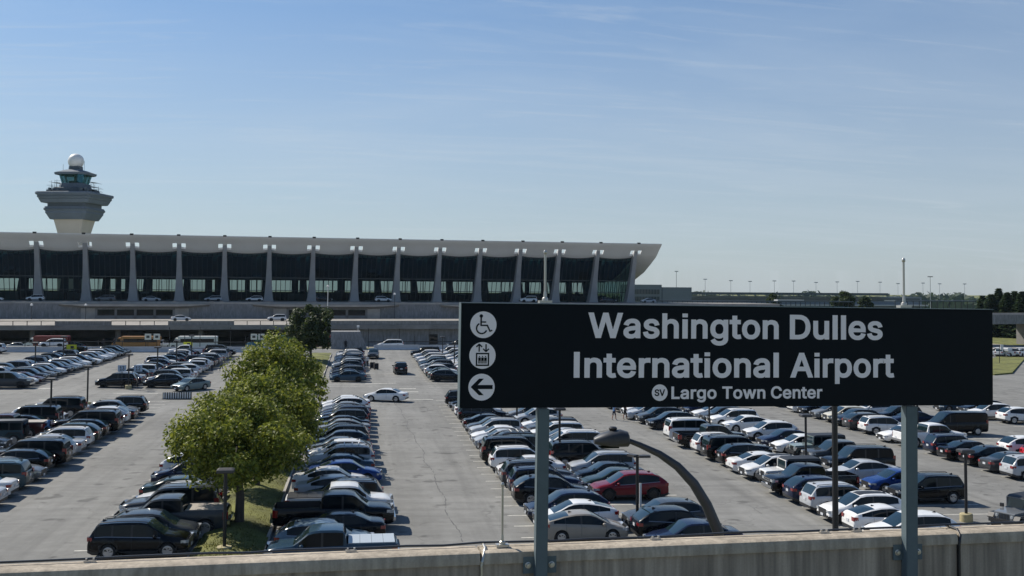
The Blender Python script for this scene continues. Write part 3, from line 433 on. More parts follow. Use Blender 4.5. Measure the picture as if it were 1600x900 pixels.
    if kind in ('pickup_truck', 'big_suv'):
        c = MB(); c.box((L/2+.03, 0, sp['zb']+.26), (.12, sp['W']*.84, .2)); c.box((L/2+.02, 0, zt-.05), (.03, sp['W']*.5, .05)); c.box((L/2+.02, 0, zt-.17), (.03, sp['W']*.5, .05)); me['front_bumper'] = c.mesh('front_bumper', 'chrome')
    if kind == 'pickup_truck':
        c = MB(); c.box((-L/2-.05, 0, .62), (.14, 1.8, .17)); me['rear_bumper'] = c.mesh('rear_bumper', 'chrome')
    rz_ = tz[0]-.02 if kind in ('sedan', 'pickup_truck') else tz[0]-.05
    me['license_plate'] = MB().box((-L/2-.018 if kind != 'pickup_truck' else -L/2-.13, 0, rz_), (.02, .32, .15)).mesh('license_plate', 'plate')
    me['license_plate_f'] = MB().box((L/2+.038, 0, hz[0]-.2), (.02, .32, .13)).mesh('license_plate', 'plate')
    for s, nn in ((1, 'a'), (-1, 'b')):
        xm = sp['side'][1]-.12; bz = itp(sp['belt'], xm)
        mb = MB(); mb.rings([[(xm+.10*math.cos(a)*k_, s*(sp['W']/2+yy), bz+.10+.085*math.sin(a)*k_) for a in [2*PI*q/10 for q in range(10)]] for yy, k_ in ((-.08, .5), (-.02, .8), (.06, 1), (.15, .95), (.19, .55))])
        me['mirror'+nn] = mb.mesh('mirror', 'paint', 50)
        if sp.get('rails'):
            rf = [x for x in (-1.75, -1.0, -.2, .35) if sp['rear'][1] < x < sp['wind'][0]]; yr = sp['W']/2*sp['tum']*.86
            t = MB(); t.tube([(rf[0]-.12, s*yr, itp(sp['top'], rf[0])-.03)]+[(x, s*yr, itp(sp['top'], x)+.035) for x in rf]+[(rf[-1]+.14, s*yr, itp(sp['top'], rf[-1])-.04)], .02, 6)
            me['roof_rail'+nn] = t.mesh('roof_rail', 'grey_metal', 60)
        for xd in (sp['doors'][1]+.14, sp['doors'][2]+.16):
            hd = MB(); hd.box((xd, s*(half_at(sp, xd, itp(sp['belt'], xd)-.13)+.015), itp(sp['belt'], xd)-.13), (.2, .03, .035))
            me[f'door_handle#{nn}{xd:.2f}'] = hd.mesh('door_handle', 'paint')
    return me
def wheel_mesh(r):
    t = MB(); w2 = .11
    t.lathe([(r*.62, -w2), (r*.9, -w2), (r, -w2*.7), (r, w2*.7), (r*.9, w2), (r*.62, w2), (r*.62, -w2)], (0, 0, 0), 20, axis='Y')
    tm = t.mesh('wheel', 'tyre', 40)
    out_ = []
    for m_ in ('rim', 'dark_rim'):
        k = MB(); k.lathe([(r*.62, .05), (r*.66, .115), (r*.6, .12), (r*.57, .085)], (0, 0, 0), 20, 0, 'Y')
        for q in range(5):
            for dq in (-.17, .17):
                a = 2*PI*q/5+dq; b = 2*PI*q/5+dq*.6
                p0 = Vector((math.cos(b)*r*.1, .10, math.sin(b)*r*.1)); p1 = Vector((math.cos(a)*r*.6, .105, math.sin(a)*r*.6)); n = Vector((-math.sin(a), 0, math.cos(a)))*r*.06
                k.add([p0-n*.8, p0+n*.8, p1+n, p1-n, p0-n*.8-Vector((0, .03, 0)), p0+n*.8-Vector((0, .03, 0)), p1+n-Vector((0, .03, 0)), p1-n-Vector((0, .03, 0))], [(0, 1, 2, 3), (0, 4, 5, 1), (1, 5, 6, 2), (3, 2, 6, 7), (0, 3, 7, 4)], 0)
        k.lathe([(.001, .115), (r*.14, .112), (r*.16, .08)], (0, 0, 0), 12, 0, 'Y')
        k.lathe([(.001, .045), (r*.62, .045), (r*.62, .03)], (0, 0, 0), 16, 1, 'Y')
        out_.append(k.mesh('rim', [m_, 'trim'], 35))
    return tm, out_
CARS, WHEELS = {}, {}
def jeep_parts():
    p = {}; b = MB(); W_ = .80
    b.rings([[(x, -y, z0), (x, y, z0), (x, y, z1), (x, -y, z1)] for x, y, z0, z1 in ((-2.0, .76, .5, 1.15), (.45, .78, .5, 1.14), (.55, .74, .52, 1.16), (1.85, .62, .56, 1.08), (1.92, .60, .60, 1.04))], 0)
    for s in (1, -1):                                       # flat fenders and rocker
        for xw in (1.45, -1.35):
            b.rings([[(xw+dx, s*y0, z), (xw+dx, s*.95, z), (xw+dx, s*.95, z+.05), (xw+dx, s*y0, z+.05)] for dx, z, y0 in ((-.62, .62, .6), (-.44, .93, .6), (.44, .93, .6), (.60, .70, .6))], 1)
        b.box((.0, s*.80, .48), (1.6, .08, .12), 1)
    b.box((2.02, 0, .60), (.2, 1.66, .2), 1); b.box((-2.1, 0, .6), (.18, 1.6, .2), 1); b.box((0, 0, .5), (3.7, 1.1, .2), 1)
    for s in (1, -1): b.box((.52, s*.70, 1.42), (.08, .06, .62), 0, M_=Matrix.Identity(4))
    b.box((.47, 0, 1.73), (.08, 1.46, .06), 0); b.box((.58, 0, 1.15), (.08, 1.46, .06), 0)
    p['body'] = b.mesh('car_body', ['paint', 'trim'], 25)
    h = MB(); h.rings([[(x, -y, z0), (x, y, z0), (x, y*.95, z1), (x, -y*.95, z1)] for x, y, z0, z1 in ((-1.98, .72, 1.70, 1.80), (-1.9, .74, 1.70, 1.86), (.3, .74, 1.72, 1.85), (.5, .73, 1.74, 1.78))])
    for s in (1, -1):
        for x in (-1.92, -.95, -.1): h.box((x, s*.73, 1.43), (.12, .04, .58))
    h.box((-1.97, 0, 1.2), (.05, 1.4, .1)); p['hardtop'] = h.mesh('hardtop', 'trim', 30)
    p['windscreen'] = MB().add([(.56, -.67, 1.18), (.56, .67, 1.18), (.49, .66, 1.70), (.49, -.66, 1.70), (.53, -.67, 1.18), (.53, .67, 1.18), (.46, .66, 1.70), (.46, -.66, 1.70)], [(0, 1, 2, 3), (7, 6, 5, 4), (0, 4, 5, 1), (2, 6, 7, 3)]).mesh('windscreen', 'screen')
    for s in (1, -1):
        for q, (xc, l) in enumerate(((-1.43, .86), (-.52, .74), (.2, .5))): p[f'side_window#{s}{q}'] = MB().box((xc, s*.725, 1.43), (l, .02, .54)).mesh('side_window', 'glass')
    p['rear_window'] = MB().box((-1.97, 0, 1.46), (.02, 1.2, .46)).mesh('rear_window', 'glass')
    g = MB()
    for k in range(7): g.box((1.925, -.27+.09*k, .84), (.02, .05, .34))
    p['grille'] = g.mesh('grille', 'trim')
    for s, nn in ((1, 'a'), (-1, 'b')):
        p['headlight'+nn] = MB().lathe([(.001, .03), (.09, .02), (.1, -.02)], (0, 0, 0), 14, 0, 'Y').mesh('headlight', 'lamp_white', 40)
        p['headlight'+nn].transform(Matrix.Translation((1.93, s*.45, .88)) @ Matrix.Rotation(-PI/2, 4, 'Z'))
        p['mirror'+nn] = MB().box((.62, s*.95, 1.22), (.1, .2, .2)).mesh('mirror', 'trim')
        p['taillight'+nn] = MB().box((-2.01, s*.68, 1.0), (.05, .14, .22)).mesh('taillight', 'lamp_red')
    p['spare_wheel'] = MB().lathe([(.001, -.1), (.3, -.1), (.39, -.06), (.39, .06), (.3, .1), (.001, .1)], (0, 0, 0), 18, 0, 'Y').mesh('spare_wheel', 'tyre', 40)
    p['spare_wheel'].transform(Matrix.Translation((-2.12, 0, 1.05)) @ Matrix.Rotation(PI/2, 4, 'Z'))
    return p
SPEC['off_roader'] = dict(L=4.0, W=1.85, r=.40, xf=1.45, xr=-1.35)
def car_meshes(kind):
    if kind not in CARS:
        CARS[kind] = jeep_parts() if kind == 'off_roader' else build_car(kind)
        r = SPEC[kind]['r']
        if r not in WHEELS: WHEELS[r] = wheel_mesh(r)
    return CARS[kind]
COLR = {'wht': ((.72, .72, .71), 'white'), 'slv': ((.40, .42, .44), 'silver'), 'gry': ((.15, .16, .17), 'grey'), 'dgr': ((.045, .05, .055), 'dark grey'),
 'blk': ((.003, .0035, .005), 'black'), 'nvy': ((.010, .016, .040), 'navy'), 'blu': ((.012, .04, .17), 'bright blue'), 'red': ((.16, .010, .018), 'dark red'),
 'mrn': ((.05, .012, .014), 'maroon'), 'tea': ((.05, .085, .10), 'teal grey'), 'stl': ((.028, .058, .09), 'steel blue'), 'lbl': ((.13, .18, .22), 'pale blue grey'),
 'bei': ((.27, .245, .21), 'beige grey'), 'crm': ((.52, .49, .40), 'cream'), 'dgn': ((.018, .032, .028), 'dark green'), 'ltl': ((.19, .24, .235), 'pale teal'), 'brd': ((.42, .02, .03), 'bright red')}
KN = {'suv': ('suv', 'suv'), 'crossover': ('suv', 'suv'), 'big_suv': ('large suv', 'suv'), 'sedan': ('sedan', 'car'), 'hatchback': ('hatchback', 'car'), 'minivan': ('minivan', 'minivan'), 'pickup_truck': ('pickup truck', 'pickup truck'), 'cargo_van': ('cargo van', 'van'), 'off_roader': ('boxy off-roader', 'off-roader')}
NEARONLY = ('door_handle', 'license_plate', 'mirror', 'roof_rail', 'grille', 'license_plate_f')
def car(kind, col, x, y, yaw, label, extra='', far=False, z=None, group='cars parked in the lot'):
    pm = car_meshes(kind); sp = SPEC[kind]; c = COLR[col][0]; j = random.uniform(.92, 1.08); c4 = (c[0]*j, c[1]*j, c[2]*j, 1)
    t = thing('suv' if kind == 'crossover' else kind, label, KN[kind][1], (x, y, gz(x, y) if z is None else z), yaw, group)
    t.scale = (random.uniform(.965, 1.035), 1, random.uniform(.97, 1.03))
    if 'long' in extra: t.scale = (1.09, 1.03, 1.03)
    for k, me in pm.items():
        nm = k.split('#')[0] if '#' in k else k if k in ('body', 'windscreen', 'rear_window', 'side_window', 'grille', 'hardtop', 'spare_wheel', 'front_bumper', 'rear_bumper', 'license_plate') else ('license_plate' if k == 'license_plate_f' else k[:-1])
        if far and nm in NEARONLY: continue
        if nm == 'roof_rail' and 'norail' in extra: continue
        o = ob(nm, me, t)
        if nm in ('body', 'mirror', 'door_handle'): o.color = c4
    rims = WHEELS[sp['r']]; dark = 'darkrim' in extra or (col in ('blk', 'red') and kind in ('suv', 'crossover') and random.random() < .3)
    for xw in (sp['xf'], sp['xr']):
        for s in (1, -1):
            wh = ob('wheel', rims[0], t, (xw, s*(sp['W']/2-.135), sp['r']), 0 if s > 0 else PI)
            if not far: ob('rim', rims[1][1 if dark else 0], wh)
    if 'rack' in extra:
        b = MB()
        for xr_ in (-1.2, -.75, -.2): b.box((xr_, 0, itp(sp['top'], xr_)+.05), (.06, sp['W']*.74, .03))
        b.obj('roof_rack', 'white', t)
    if 'cover' in extra:
        cm = 'palecover' if 'coverw' in extra else ('lightcover' if 'covert' in extra else 'trim')
        b = MB(); zt = 1.27; n = 4
        for q in range(n): b.box((-2.76+(q+.5)*2.05/n, 0, zt+.015), (2.05/n-.012, 1.72, .035))
        b.obj('bed_cover', cm, t)
    if 'cap' in extra:
        b = MB(); b.rings([[(x_, -.9, 1.27), (x_, .9, 1.27), (x_, .8, h_), (x_, -.8, h_)] for x_, h_ in ((-2.8, 1.75), (-2.6, 1.88), (-.72, 1.9))]); o = b.obj('bed_cap', 'paint', t); o.color = c4
    if 'broof' in extra:
        b = MB(); xs_ = (-1.75, -1.2, -.4, .1, .38)
        b.rings([[(x_, y_*sp['W']/2, itp(sp['top'], x_)+.006-dz) for y_, dz in ((-.72, .055), (-.4, .0), (0, -.008), (.4, .0), (.72, .055))] for x_ in xs_], closed=False); b.obj('roof_panel', 'trim', t, 60)
    return t
MT['palecover'] = mat('pale_bed_cover', (.40, .45, .49), .4)
MT['lightcover'] = mat('bed_cover_panel', (.34, .31, .27), .6)
ORD = ['first', 'second', 'third', 'fourth', 'fifth', 'sixth', 'seventh', 'eighth', 'ninth', 'tenth', '11th', '12th', '13th', '14th', '15th', '16th', '17th', '18th', '19th', '20th', '21st', '22nd', '23rd', '24th', '25th', '26th', '27th', '28th', '29th', '30th']
EXW = {'rack': ' with roof rack', 'coverw': ' with pale bed cover', 'covert': ' with panelled bed cover', 'coverd': ' with dark bed cover', 'open': ' with open bed', 'broof': ' with black roof', 'cap': ' with bed cap'}
USED = set()
def row_label(i, its, q, KS, desc):
    nm = lambda q_: f"{COLR[q_[2]][1]} {KN[KS[q_[1]]][0]}".replace('pickup truck', 'pickup').replace('large suv', 'suv').replace('boxy ', '')
    exw = next((v for k, v in EXW.items() if k in q[4:]), ''); own = f"{COLR[q[2]][1]} {KN[KS[q[1]]][0]}"; n = len(its)
    prv = nm(its[i-1][1]) if i else None; nx = nm(its[i+1][1]) if i < n-1 else None
    if prv and nx: t = [f"{own}{e} between {prv} and {nx}, {desc}" for e in (exw, '')]
    elif nx: t = [f"{own}{e} before {nx}, at near end of {desc}" for e in (exw, '')]
    else: t = [f"{own}{e} beyond {prv}, at far end of {desc}" for e in (exw, '')]
    o = ORD[min(i, 29)] if i < n/2 else ORD[min(n-1-i, 29)]; e_ = 'near' if i < n/2 else 'far'
    t += [f"{own} beside {prv}, {o} from {e_} end, {desc}", f"{own}, {o} from {e_} end of {desc}"]
    for x in t:
        if len(x.split()) <= 16 and x not in USED: break
    USED.add(x); return x
def hash_(d, y): return (sum(map(ord, d))*.371+y*1.618) % 1
def row(desc, X, y0, items, far=False):
    """items: 'pos kind colour facing [extras]' with pos a stall number (Y = y0 - 2.6*pos) or @Y; listed from the near end"""
    its = []
    for ln in items.strip().split(';'):
        q = ln.split()
        if not q: continue
        Y = float(q[0][1:]) if q[0][0] == '@' else y0-2.6*float(q[0])
        its.append((Y, q))
    its.sort(key=lambda a: a[0])
    for Y, q in its:
        if q[1] == 'u' and 'rack' not in q and 'wag' not in q and (hash_(desc, Y) < .5 or 'norail' in q): q[1] = 'c'
    KS = {'s': 'sedan', 'u': 'suv', 'b': 'big_suv', 'h': 'hatchback', 'c': 'crossover', 'm': 'minivan', 'p': 'pickup_truck', 'v': 'cargo_van', 'j': 'off_roader'}
    for i, (Y, q) in enumerate(its):
        kd = KS[q[1]]; ex = ' '.join(q[4:]); R = q[3] == 'R'
        dxx = 0
        for e in q[4:]:
            if e[0] == 'x': dxx = float(e[1:])
        lb = row_label(i, its, q, KS, desc)
        sh = {'pickup_truck': .35, 'big_suv': .15, 'minivan': .1, 'cargo_van': .3}.get(kd, 0)
        side = -1 if R else 1
        car(kd, q[2], X+dxx+random.uniform(-.12, .12)+sh*side*0, Y+random.uniform(-.06, .06), (0 if R else PI)+random.uniform(-.012, .012), lb, ex, far)
# ------------------------------------------------------------------ ground, lot, markings
def sheet(name, xs, ys, zf, m, dz=0.0, kind='structure', skip=None):
    b = MB(); n = len(xs)
    b.v = [(x, y, zf(x, y)+dz) for y in ys for x in xs]
    for j in range(len(ys)-1):
        for i in range(n-1):
            if skip and skip((xs[i]+xs[i+1])/2, (ys[j]+ys[j+1])/2): continue
            b.f.append((j*n+i, j*n+i+1, (j+1)*n+i+1, (j+1)*n+i)); b.m.append(0)
    return tag(b.obj(name, m), kind=kind)
def steps(*seg):
    o = []
    for a, b, n in seg: o += [a+(b-a)*i/n for i in range(n)]
    return o+[seg[-1][1]]
sheet('ground', steps((-6000, -1000, 2), (-1000, -120, 4), (-120, 160, 14), (160, 1000, 4), (1000, 6000, 3)), steps((-400, -40, 3), (-40, 235, 14), (235, 1000, 4), (1000, 9000, 4)), gz, 'grass', -.10)
sheet('parking_lot', steps((-110, 165, 28)), steps((14, 192, 18), (192, 206, 2)), gz, 'asphalt')
sheet('service_road', steps((-120, 160, 14)), steps((206.5, 300, 8)), gz, 'road', .01)
lot_lines = MB(); LZ = .006
def line(x0, y0, x1, y1, w_=.13):
    dx, dy = x1-x0, y1-y0; l = math.hypot(dx, dy); nx, ny = -dy/l*w_/2, dx/l*w_/2; k = max(1, int(l/6))
    for i in range(k):
        a, b = i/k, (i+1)/k; P = [(x0+dx*a+nx, y0+dy*a+ny), (x0+dx*a-nx, y0+dy*a-ny), (x0+dx*b-nx, y0+dy*b-ny), (x0+dx*b+nx, y0+dy*b+ny)]
        lot_lines.add([(x, y, gz(x, y)+LZ) for x, y in P], [(0, 1, 2, 3)])
def stalls(xa, xb, ya, n):
    for k in range(n): line(xa, ya+2.6*k, xb, ya+2.6*k)
# near section
stalls(-3.9, 1.75, 95.36-2.6*18, 27); stalls(8.5, 14.1, 75.79-2.6*10, 26); stalls(14.9, 20.0, 75.79-2.6*10, 26)
stalls(26.6, 31.7, 87.5-2.6*14, 27); stalls(32.1, 38.1, 87.5-2.6*14, 27); stalls(45.5, 50.6, 80.95-2.6*11, 26); stalls(51.2, 57, 80.95-2.6*11, 26)
stalls(63.6, 69, 80.95-2.6*11, 26); stalls(-13.3, -8.0, 72.05-2.6*8, 26); stalls(-24.9, -19.6, 62.0, 22); stalls(-30.2, -25.3, 62.0, 22)
# far section
for xa, xb in ((-4.2, 1.9), (8.8, 14.1), (14.6, 20), (26.6, 31.8), (-25.4, -20.2), (-30.6, -25.8), (-42.6, -37.4), (-47.6, -43), (45.5, 50.8)): stalls(xa, xb, 133, 22)
line(1.0, 137.2, 4.9, 138.1, .35); line(5.1, 131.3, 7.1, 131.2, .45); line(5.0, 127.5, 7.2, 127.4, .45); line(5.3, 119.4, 8.4, 119.2, .3)
line(-36.8, 129.8, -34.8, 129.9, .5); line(-27, 124.6, -22.2, 124.7, .25); line(-33, 118, -30, 117.9, .4); line(9, 138.2, 20, 138.4, .3); line(-3, 138, .5, 138, .2); line(8.6, 118.4, 20, 118.3, .2)
tag(lot_lines.obj('parking_lines', 'line'), kind='structure')
# long sealed crack down the central aisle
crk = MB(); pts = [(4.2, 131), (4.0, 118), (4.55, 105), (4.6, 95), (5.0, 86), (5.05, 78), (5.3, 70), (5.2, 63), (5.35, 54)]; rc = random.Random(9); last = None
for k in range(220):
    y = 131-k*.35; x = itp(sorted((b_, a_) for a_, b_ in pts), y)+rc.uniform(-.05, .05)+.12*math.sin(y*.7); w_ = rc.uniform(.008, .034)
    if last and rc.random() < .9:
        x0, y0, w0 = last; crk.add([(x0-w0, y0, gz(x0, y0)+.005), (x0+w0, y0, gz(x0, y0)+.005), (x+w_, y, gz(x, y)+.005), (x-w_, y, gz(x, y)+.005)], [(0, 1, 2, 3)])
    last = (x, y, w_)
for k in range(22):                                             # short cross cracks and square patches
    x, y = rc.uniform(-19, 26), rc.uniform(56, 112); a = rc.choice([0, 0, 1.57])+rc.uniform(-.2, .2); l_ = rc.uniform(1, 4); n_ = 6; P = [(x+math.cos(a)*l_*q/n_+rc.uniform(-.06, .06), y+math.sin(a)*l_*q/n_+rc.uniform(-.06, .06)) for q in range(n_+1)]
    for (x0, y0), (x1, y1) in zip(P, P[1:]):
        dx, dy = x1-x0, y1-y0; l = math.hypot(dx, dy) or 1; nx, ny = -dy/l*.016, dx/l*.016; crk.add([(x0+nx, y0+ny, gz(x0, y0)+.0045), (x0-nx, y0-ny, gz(x0, y0)+.0045), (x1-nx, y1-ny, gz(x1, y1)+.0045), (x1+nx, y1+ny, gz(x1, y1)+.0045)], [(0, 1, 2, 3)])
MT['seal'] = mat('crack_sealer', (.055, .053, .05), .7, noise=(1.5, .7, 1.6)); tag(crk.obj('crack_seal', 'seal'), kind='structure')
# grass island with kerb
def island(name, x0, x1, y0, y1, label=None):
    b = MB(); nx, ny = 10, max(4, int((y1-y0)/1.5)); rnd = random.Random(5)
    for j in range(ny+1):
        for i in range(nx+1):
            u = i/nx; v = j/ny; x = x0+(x1-x0)*u; y = y0+(y1-y0)*v
            b.v.append((x, y, gz(x, y)+.14+.30*math.sin(PI*u)*min(1, 6*v, 6*(1-v))+rnd.uniform(0, .05)*(0 < i < nx)))
    for j in range(ny):
        for i in range(nx): a = j*(nx+1)+i; b.f.append((a, a+1, a+nx+2, a+nx+1)); b.m.append(0)
    tag(b.obj(name, 'grass', smooth=60), kind='structure')
    k = MB(); P = [(x0, y0), (x1, y0), (x1, y1), (x0, y1)]
    for (ax, ay), (bx, by) in zip(P, P[1:]+P[:1]):
        l = math.hypot(bx-ax, by-ay); n = max(1, int(l/10))
        for i in range(n):
            cx, cy = ax+(bx-ax)*(i+.5)/n, ay+(by-ay)*(i+.5)/n
            k.box((cx, cy, gz(cx, cy)+.05), (abs(bx-ax)/n+.18, abs(by-ay)/n+.18, .2) if False else ((l/n+.0, .16, .2) if by == ay else (.16, l/n+.0, .2)))
    tag(k.obj(name+'_kerb', 'conc'), kind='structure')
island('tree_island', -7.7, -4.35, 44, 112); island('far_tree_island', -8.2, -4.6, 139, 192)
# tufts so that the grass has a broken edge
tf = MB(); rnd = random.Random(11)
for k in range(9000):
    x = rnd.uniform(-7.6, -4.4); y = rnd.uniform(46, 84); u = (x+7.7)/3.35
    z = gz(x, y)+.14+.30*math.sin(PI*u); a = rnd.uniform(0, 2*PI); h = rnd.uniform(.03, .10); w_ = .03
    tf.add([(x-w_*math.cos(a), y-w_*math.sin(a), z-.02), (x+w_*math.cos(a), y+w_*math.sin(a), z-.02), (x+rnd.uniform(-.08, .08), y+rnd.uniform(-.08, .08), z+h)], [(0, 1, 2)])
MT['blade'] = leaf_mat('grass_blade', (.07, .085, .015), (.20, .18, .06)); tag(tf.obj('grass', 'blade'), kind='stuff')
# ------------------------------------------------------------------ trees
def crown_mesh(seed, R, H0, H1, n_clump, n_leaf, size, m_, shape=1.0):
    rd = random.Random(seed); b = MB(); cl = []
    while len(cl) < n_clump:
        u = Vector((rd.gauss(0, 1), rd.gauss(0, 1), rd.gauss(0, 1))).normalized(); r = rd.random()**.45
        t = (u.z*r+1)/2; prof = math.sin(PI*min(1, max(.02, t))**.8)**.55
        c = Vector((u.x*r*R*.86*prof/ max(.35, math.sqrt(max(.05, 1-(u.z*r)**2))) *.95, u.y*r*R*.86*prof/max(.35, math.sqrt(max(.05, 1-(u.z*r)**2)))*.95, H0+(H1-H0)*t))
        if math.hypot(c.x, c.y) > R: continue
        cl.append((c, rd.choice([rd.uniform(.35, .7), rd.uniform(.7, 1.25)])*shape*R/4.2))
    for c, cr in cl:
        for k in range(int(n_leaf*cr**1.9)):
            d = Vector((rd.gauss(0, 1), rd.gauss(0, 1), rd.gauss(0, .75))).normalized()*cr*rd.random()**.4
            p = c+d; nrm = (d.normalized()*.8+Vector((rd.gauss(0, .6), rd.gauss(0, .6), rd.gauss(0, .6)+.5))).normalized()
            a = nrm.orthogonal().normalized(); a.rotate(Matrix.Rotation(rd.uniform(0, 2*PI), 3, nrm)); e = nrm.cross(a); s_ = size*rd.uniform(.6, 1.3)
            tip = nrm*s_*.25
            b.add([p-a*s_, p-e*s_*.55-tip*.3, p+a*s_-tip, p+e*s_*.55-tip*.3], [(0, 1, 2, 3)])
    return b.mesh('crown', m_), cl
def trunk_mesh(seed, H0, H1, r0, cl, nb=9):
    rd = random.Random(seed); b = MB(); top = H0+(H1-H0)*.62
    pts = [(0, 0, -.2), (.02, .01, .15), (rd.uniform(-.06, .06), rd.uniform(-.06, .06), H0*.6), (rd.uniform(-.1, .1), rd.uniform(-.1, .1), H0), (rd.uniform(-.2, .2), rd.uniform(-.2, .2), (H0+top)/2), (rd.uniform(-.3, .3), rd.uniform(-.3, .3), top)]
    b.tube(pts, [r0*1.5, r0*1.1, r0*.95, r0*.85, r0*.5, r0*.15], 10)
    for k in range(nb):
        c, cr = cl[rd.randrange(len(cl))]; z0 = H0*.75+(top-H0*.75)*rd.random()*.6; p0 = Vector((0, 0, z0)); p1 = c*.9; p1.z = max(c.z, z0+.5)
        m_ = (p0+p1)/2+Vector((rd.uniform(-.2, .2), rd.uniform(-.2, .2), .35)); b.tube([p0, m_, p1], [r0*.42, r0*.25, r0*.06], 6)
    return b.mesh('trunk', 'bark', 60)
def tree(name, label, x, y, R, H0, H1, seed, m_, r0=.2, nc=70, nl=95, size=.17, group=None, z=None, shape=1.0):
    t = thing(name, label, 'tree', (x, y, (gz(x, y)+.3) if z is None else z), 0, group)
    cm, cl = crown_mesh(seed, R, H0, H1, nc, nl, size, m_, shape); ob('crown', cm, t); ob('trunk', trunk_mesh(seed+1, H0, H1, r0, cl), t); return t
IT = 'broadleaf trees on the grass island'
tree('maple_tree', 'first green tree on the grass island, its trunk fully in view', -6.05, 57.6, 4.5, 2.5, 6.4, 21, 'leaf', .23, 92, 420, .115, IT)
tree('maple_tree', 'second tree on the grass island, trunk just behind the first', -6.1, 67.6, 4.5, 2.4, 6.9, 22, 'leaf', .2, 88, 360, .125, IT)
tree('maple_tree', 'third tree on the grass island, its sunlit top above the second', -6.1, 77.8, 4.5, 2.3, 7.9, 23, 'leaf', .2, 84, 300, .135, IT)
tree('maple_tree', 'last sunlit tree of the near island, before the cross aisle', -6.0, 88.5, 4.2, 1.8, 8.3, 24, 'leaf', .2, 78, 270, .14, IT)
tree('maple_tree', 'round dark green tree beyond the cross aisle, against the overpass', -7.4, 172, 4.5, 1.6, 8.9, 25, 'leaf_dark', .22, 90, 170, .26, IT)
# ------------------------------------------------------------------ parapet wall, sign, rods
WA = Vector((0.92637, 9.60076, 0)); WU = Vector((.99891743, .04651843, 0)).normalized(); WN = Vector((-WU.y, WU.x, 0))
def wp(u, n, z): p = WA+WU*u+WN*n; return (p.x, p.y, z)
WM = Matrix(((WU.x, WN.x, 0, WA.x), (WU.y, WN.y, 0, WA.y), (0, 0, 1, 0), (0, 0, 0, 1)))     # wall frame: u along, n away from the camera
def wob(name, b, m_, parent=None, **k):
    o = b.obj(name, m_, parent, **k)
    if not parent: o.matrix_world = WM
    return o
WT = 10.80; seams = [-20.0, -11.4, -5.35, .215, 5.02, 10.6, 20.0]
WNAME = [None, 'concrete parapet panel before the outer rows, at the picture edge', 'concrete parapet panel below the trees, ending at the pale joint', 'concrete parapet panel under the sign between the two joints', 'concrete parapet panel beyond the dark open joint', None]
for i, (a, c) in enumerate(zip(seams, seams[1:])):
    if i in (0, 5): continue
    a2, c2 = a+.012, c-.012; t = thing('parapet_panel', WNAME[i], 'wall', group='precast parapet panels'); t.matrix_world = WM
    b = MB(); b.rings([[(u, n, z) for n, z in ((.12, 9.0), (.42, 9.0), (.42, WT-.07), (.12, WT-.07))] for u in steps((a2, c2, 8))]); 
    b.box(((a2+c2)/2, .108, 9.6), (c2-a2-.5, .03, .55)); b.obj('wall_face', 'parapet', t)
    b = MB(); b.rings([[(u, n, z) for n, z in ((.095, WT-.085), (.445, WT-.085), (.445, WT-.012), (.42, WT+.012), (.15, WT+.028), (.112, WT+.012), (.095, WT-.03))] for u in steps((a2, c2, 8))]); b.obj('cap', 'cap', t, smooth=35)
dk = MB(); dk.box((0, -1.2, 9.0), (40, 2.9, .5)); dk.box((0, .27, 8.6), (40, .4, .9)); o = wob('viaduct_deck', dk, 'conc_dark'); tag(o, kind='structure')
# joint filler strips
for u, lb in ((.215, 'pale sealant strip in the parapet joint by the parapet rod'), (5.02, 'dark open joint strip in the parapet below the boxy off-roader')):
    b = MB(); b.box((u, .10, WT-.6), (.018, .03, 1.08)); b.tube([(u, .095, WT-.1), (u+.02, .105, WT+.0), (u+.05, .2, WT+.035), (u+.06, .4, WT+.035)], .014, 8)
    tag(wob('joint_strip', b, 'alu' if u < 1 else 'trim', smooth=50), lb, 'joint strip', 'parapet joint strips')
cb = MB(); rd = random.Random(3); P = []
u = -11.3
while u < 10.5: P.append((u, .36+rd.uniform(-.012, .012), WT+.04+rd.uniform(0, .012))); u += .35
cb.tube(P, .011, 6); tag(wob('ground_cable', cb, 'grey_metal', smooth=60), 'thin grey cable running along the top of the parapet', 'cable')
for u in (-3.2, -1.02, 1.9, 2.93, 4.02): pass
cl_ = [(-3.2, 'below the navy suv at the wall'), (-.95, 'below the black pickup'), (1.95, 'between beige hatchback and curved lamp'), (3.7, 'below the tall dark pole'), (4.05, 'between tall dark pole and second sign post')]
for u, wh in cl_:
    b = MB(); b.box((u, .34, WT+.028), (.10, .035, .022)); b.box((u-.03, .34, WT+.045), (.014, .022, .02)); b.box((u+.03, .345, WT+.045), (.016, .026, .022))
    tag(wob('cable_clamp', b, 'alu'), 'small metal cable clamp on the parapet top, '+wh, 'clamp', 'cable clamps on the parapet')
def rod(u, n, z, h, lb):
    t = thing('lightning_rod', lb, 'rod', group='lightning rods'); t.matrix_world = WM
    b = MB(); b.box((u, n, z+.012), (.12, .08, .024)); b.lathe([(.03, .02), (.028, .045), (.016, .055), (.014, .09), (.010, .12)], (u, n, z), 10); b.obj('rod_base', 'alu', t, smooth=40)
    b = MB(); b.lathe([(.011, .1), (.011, h-.02), (.016, h-.015), (.018, h+.005), (.010, h+.02), (.001, h+.022)], (u, n, z), 10); b.obj('rod_shaft', 'alu', t, smooth=40)
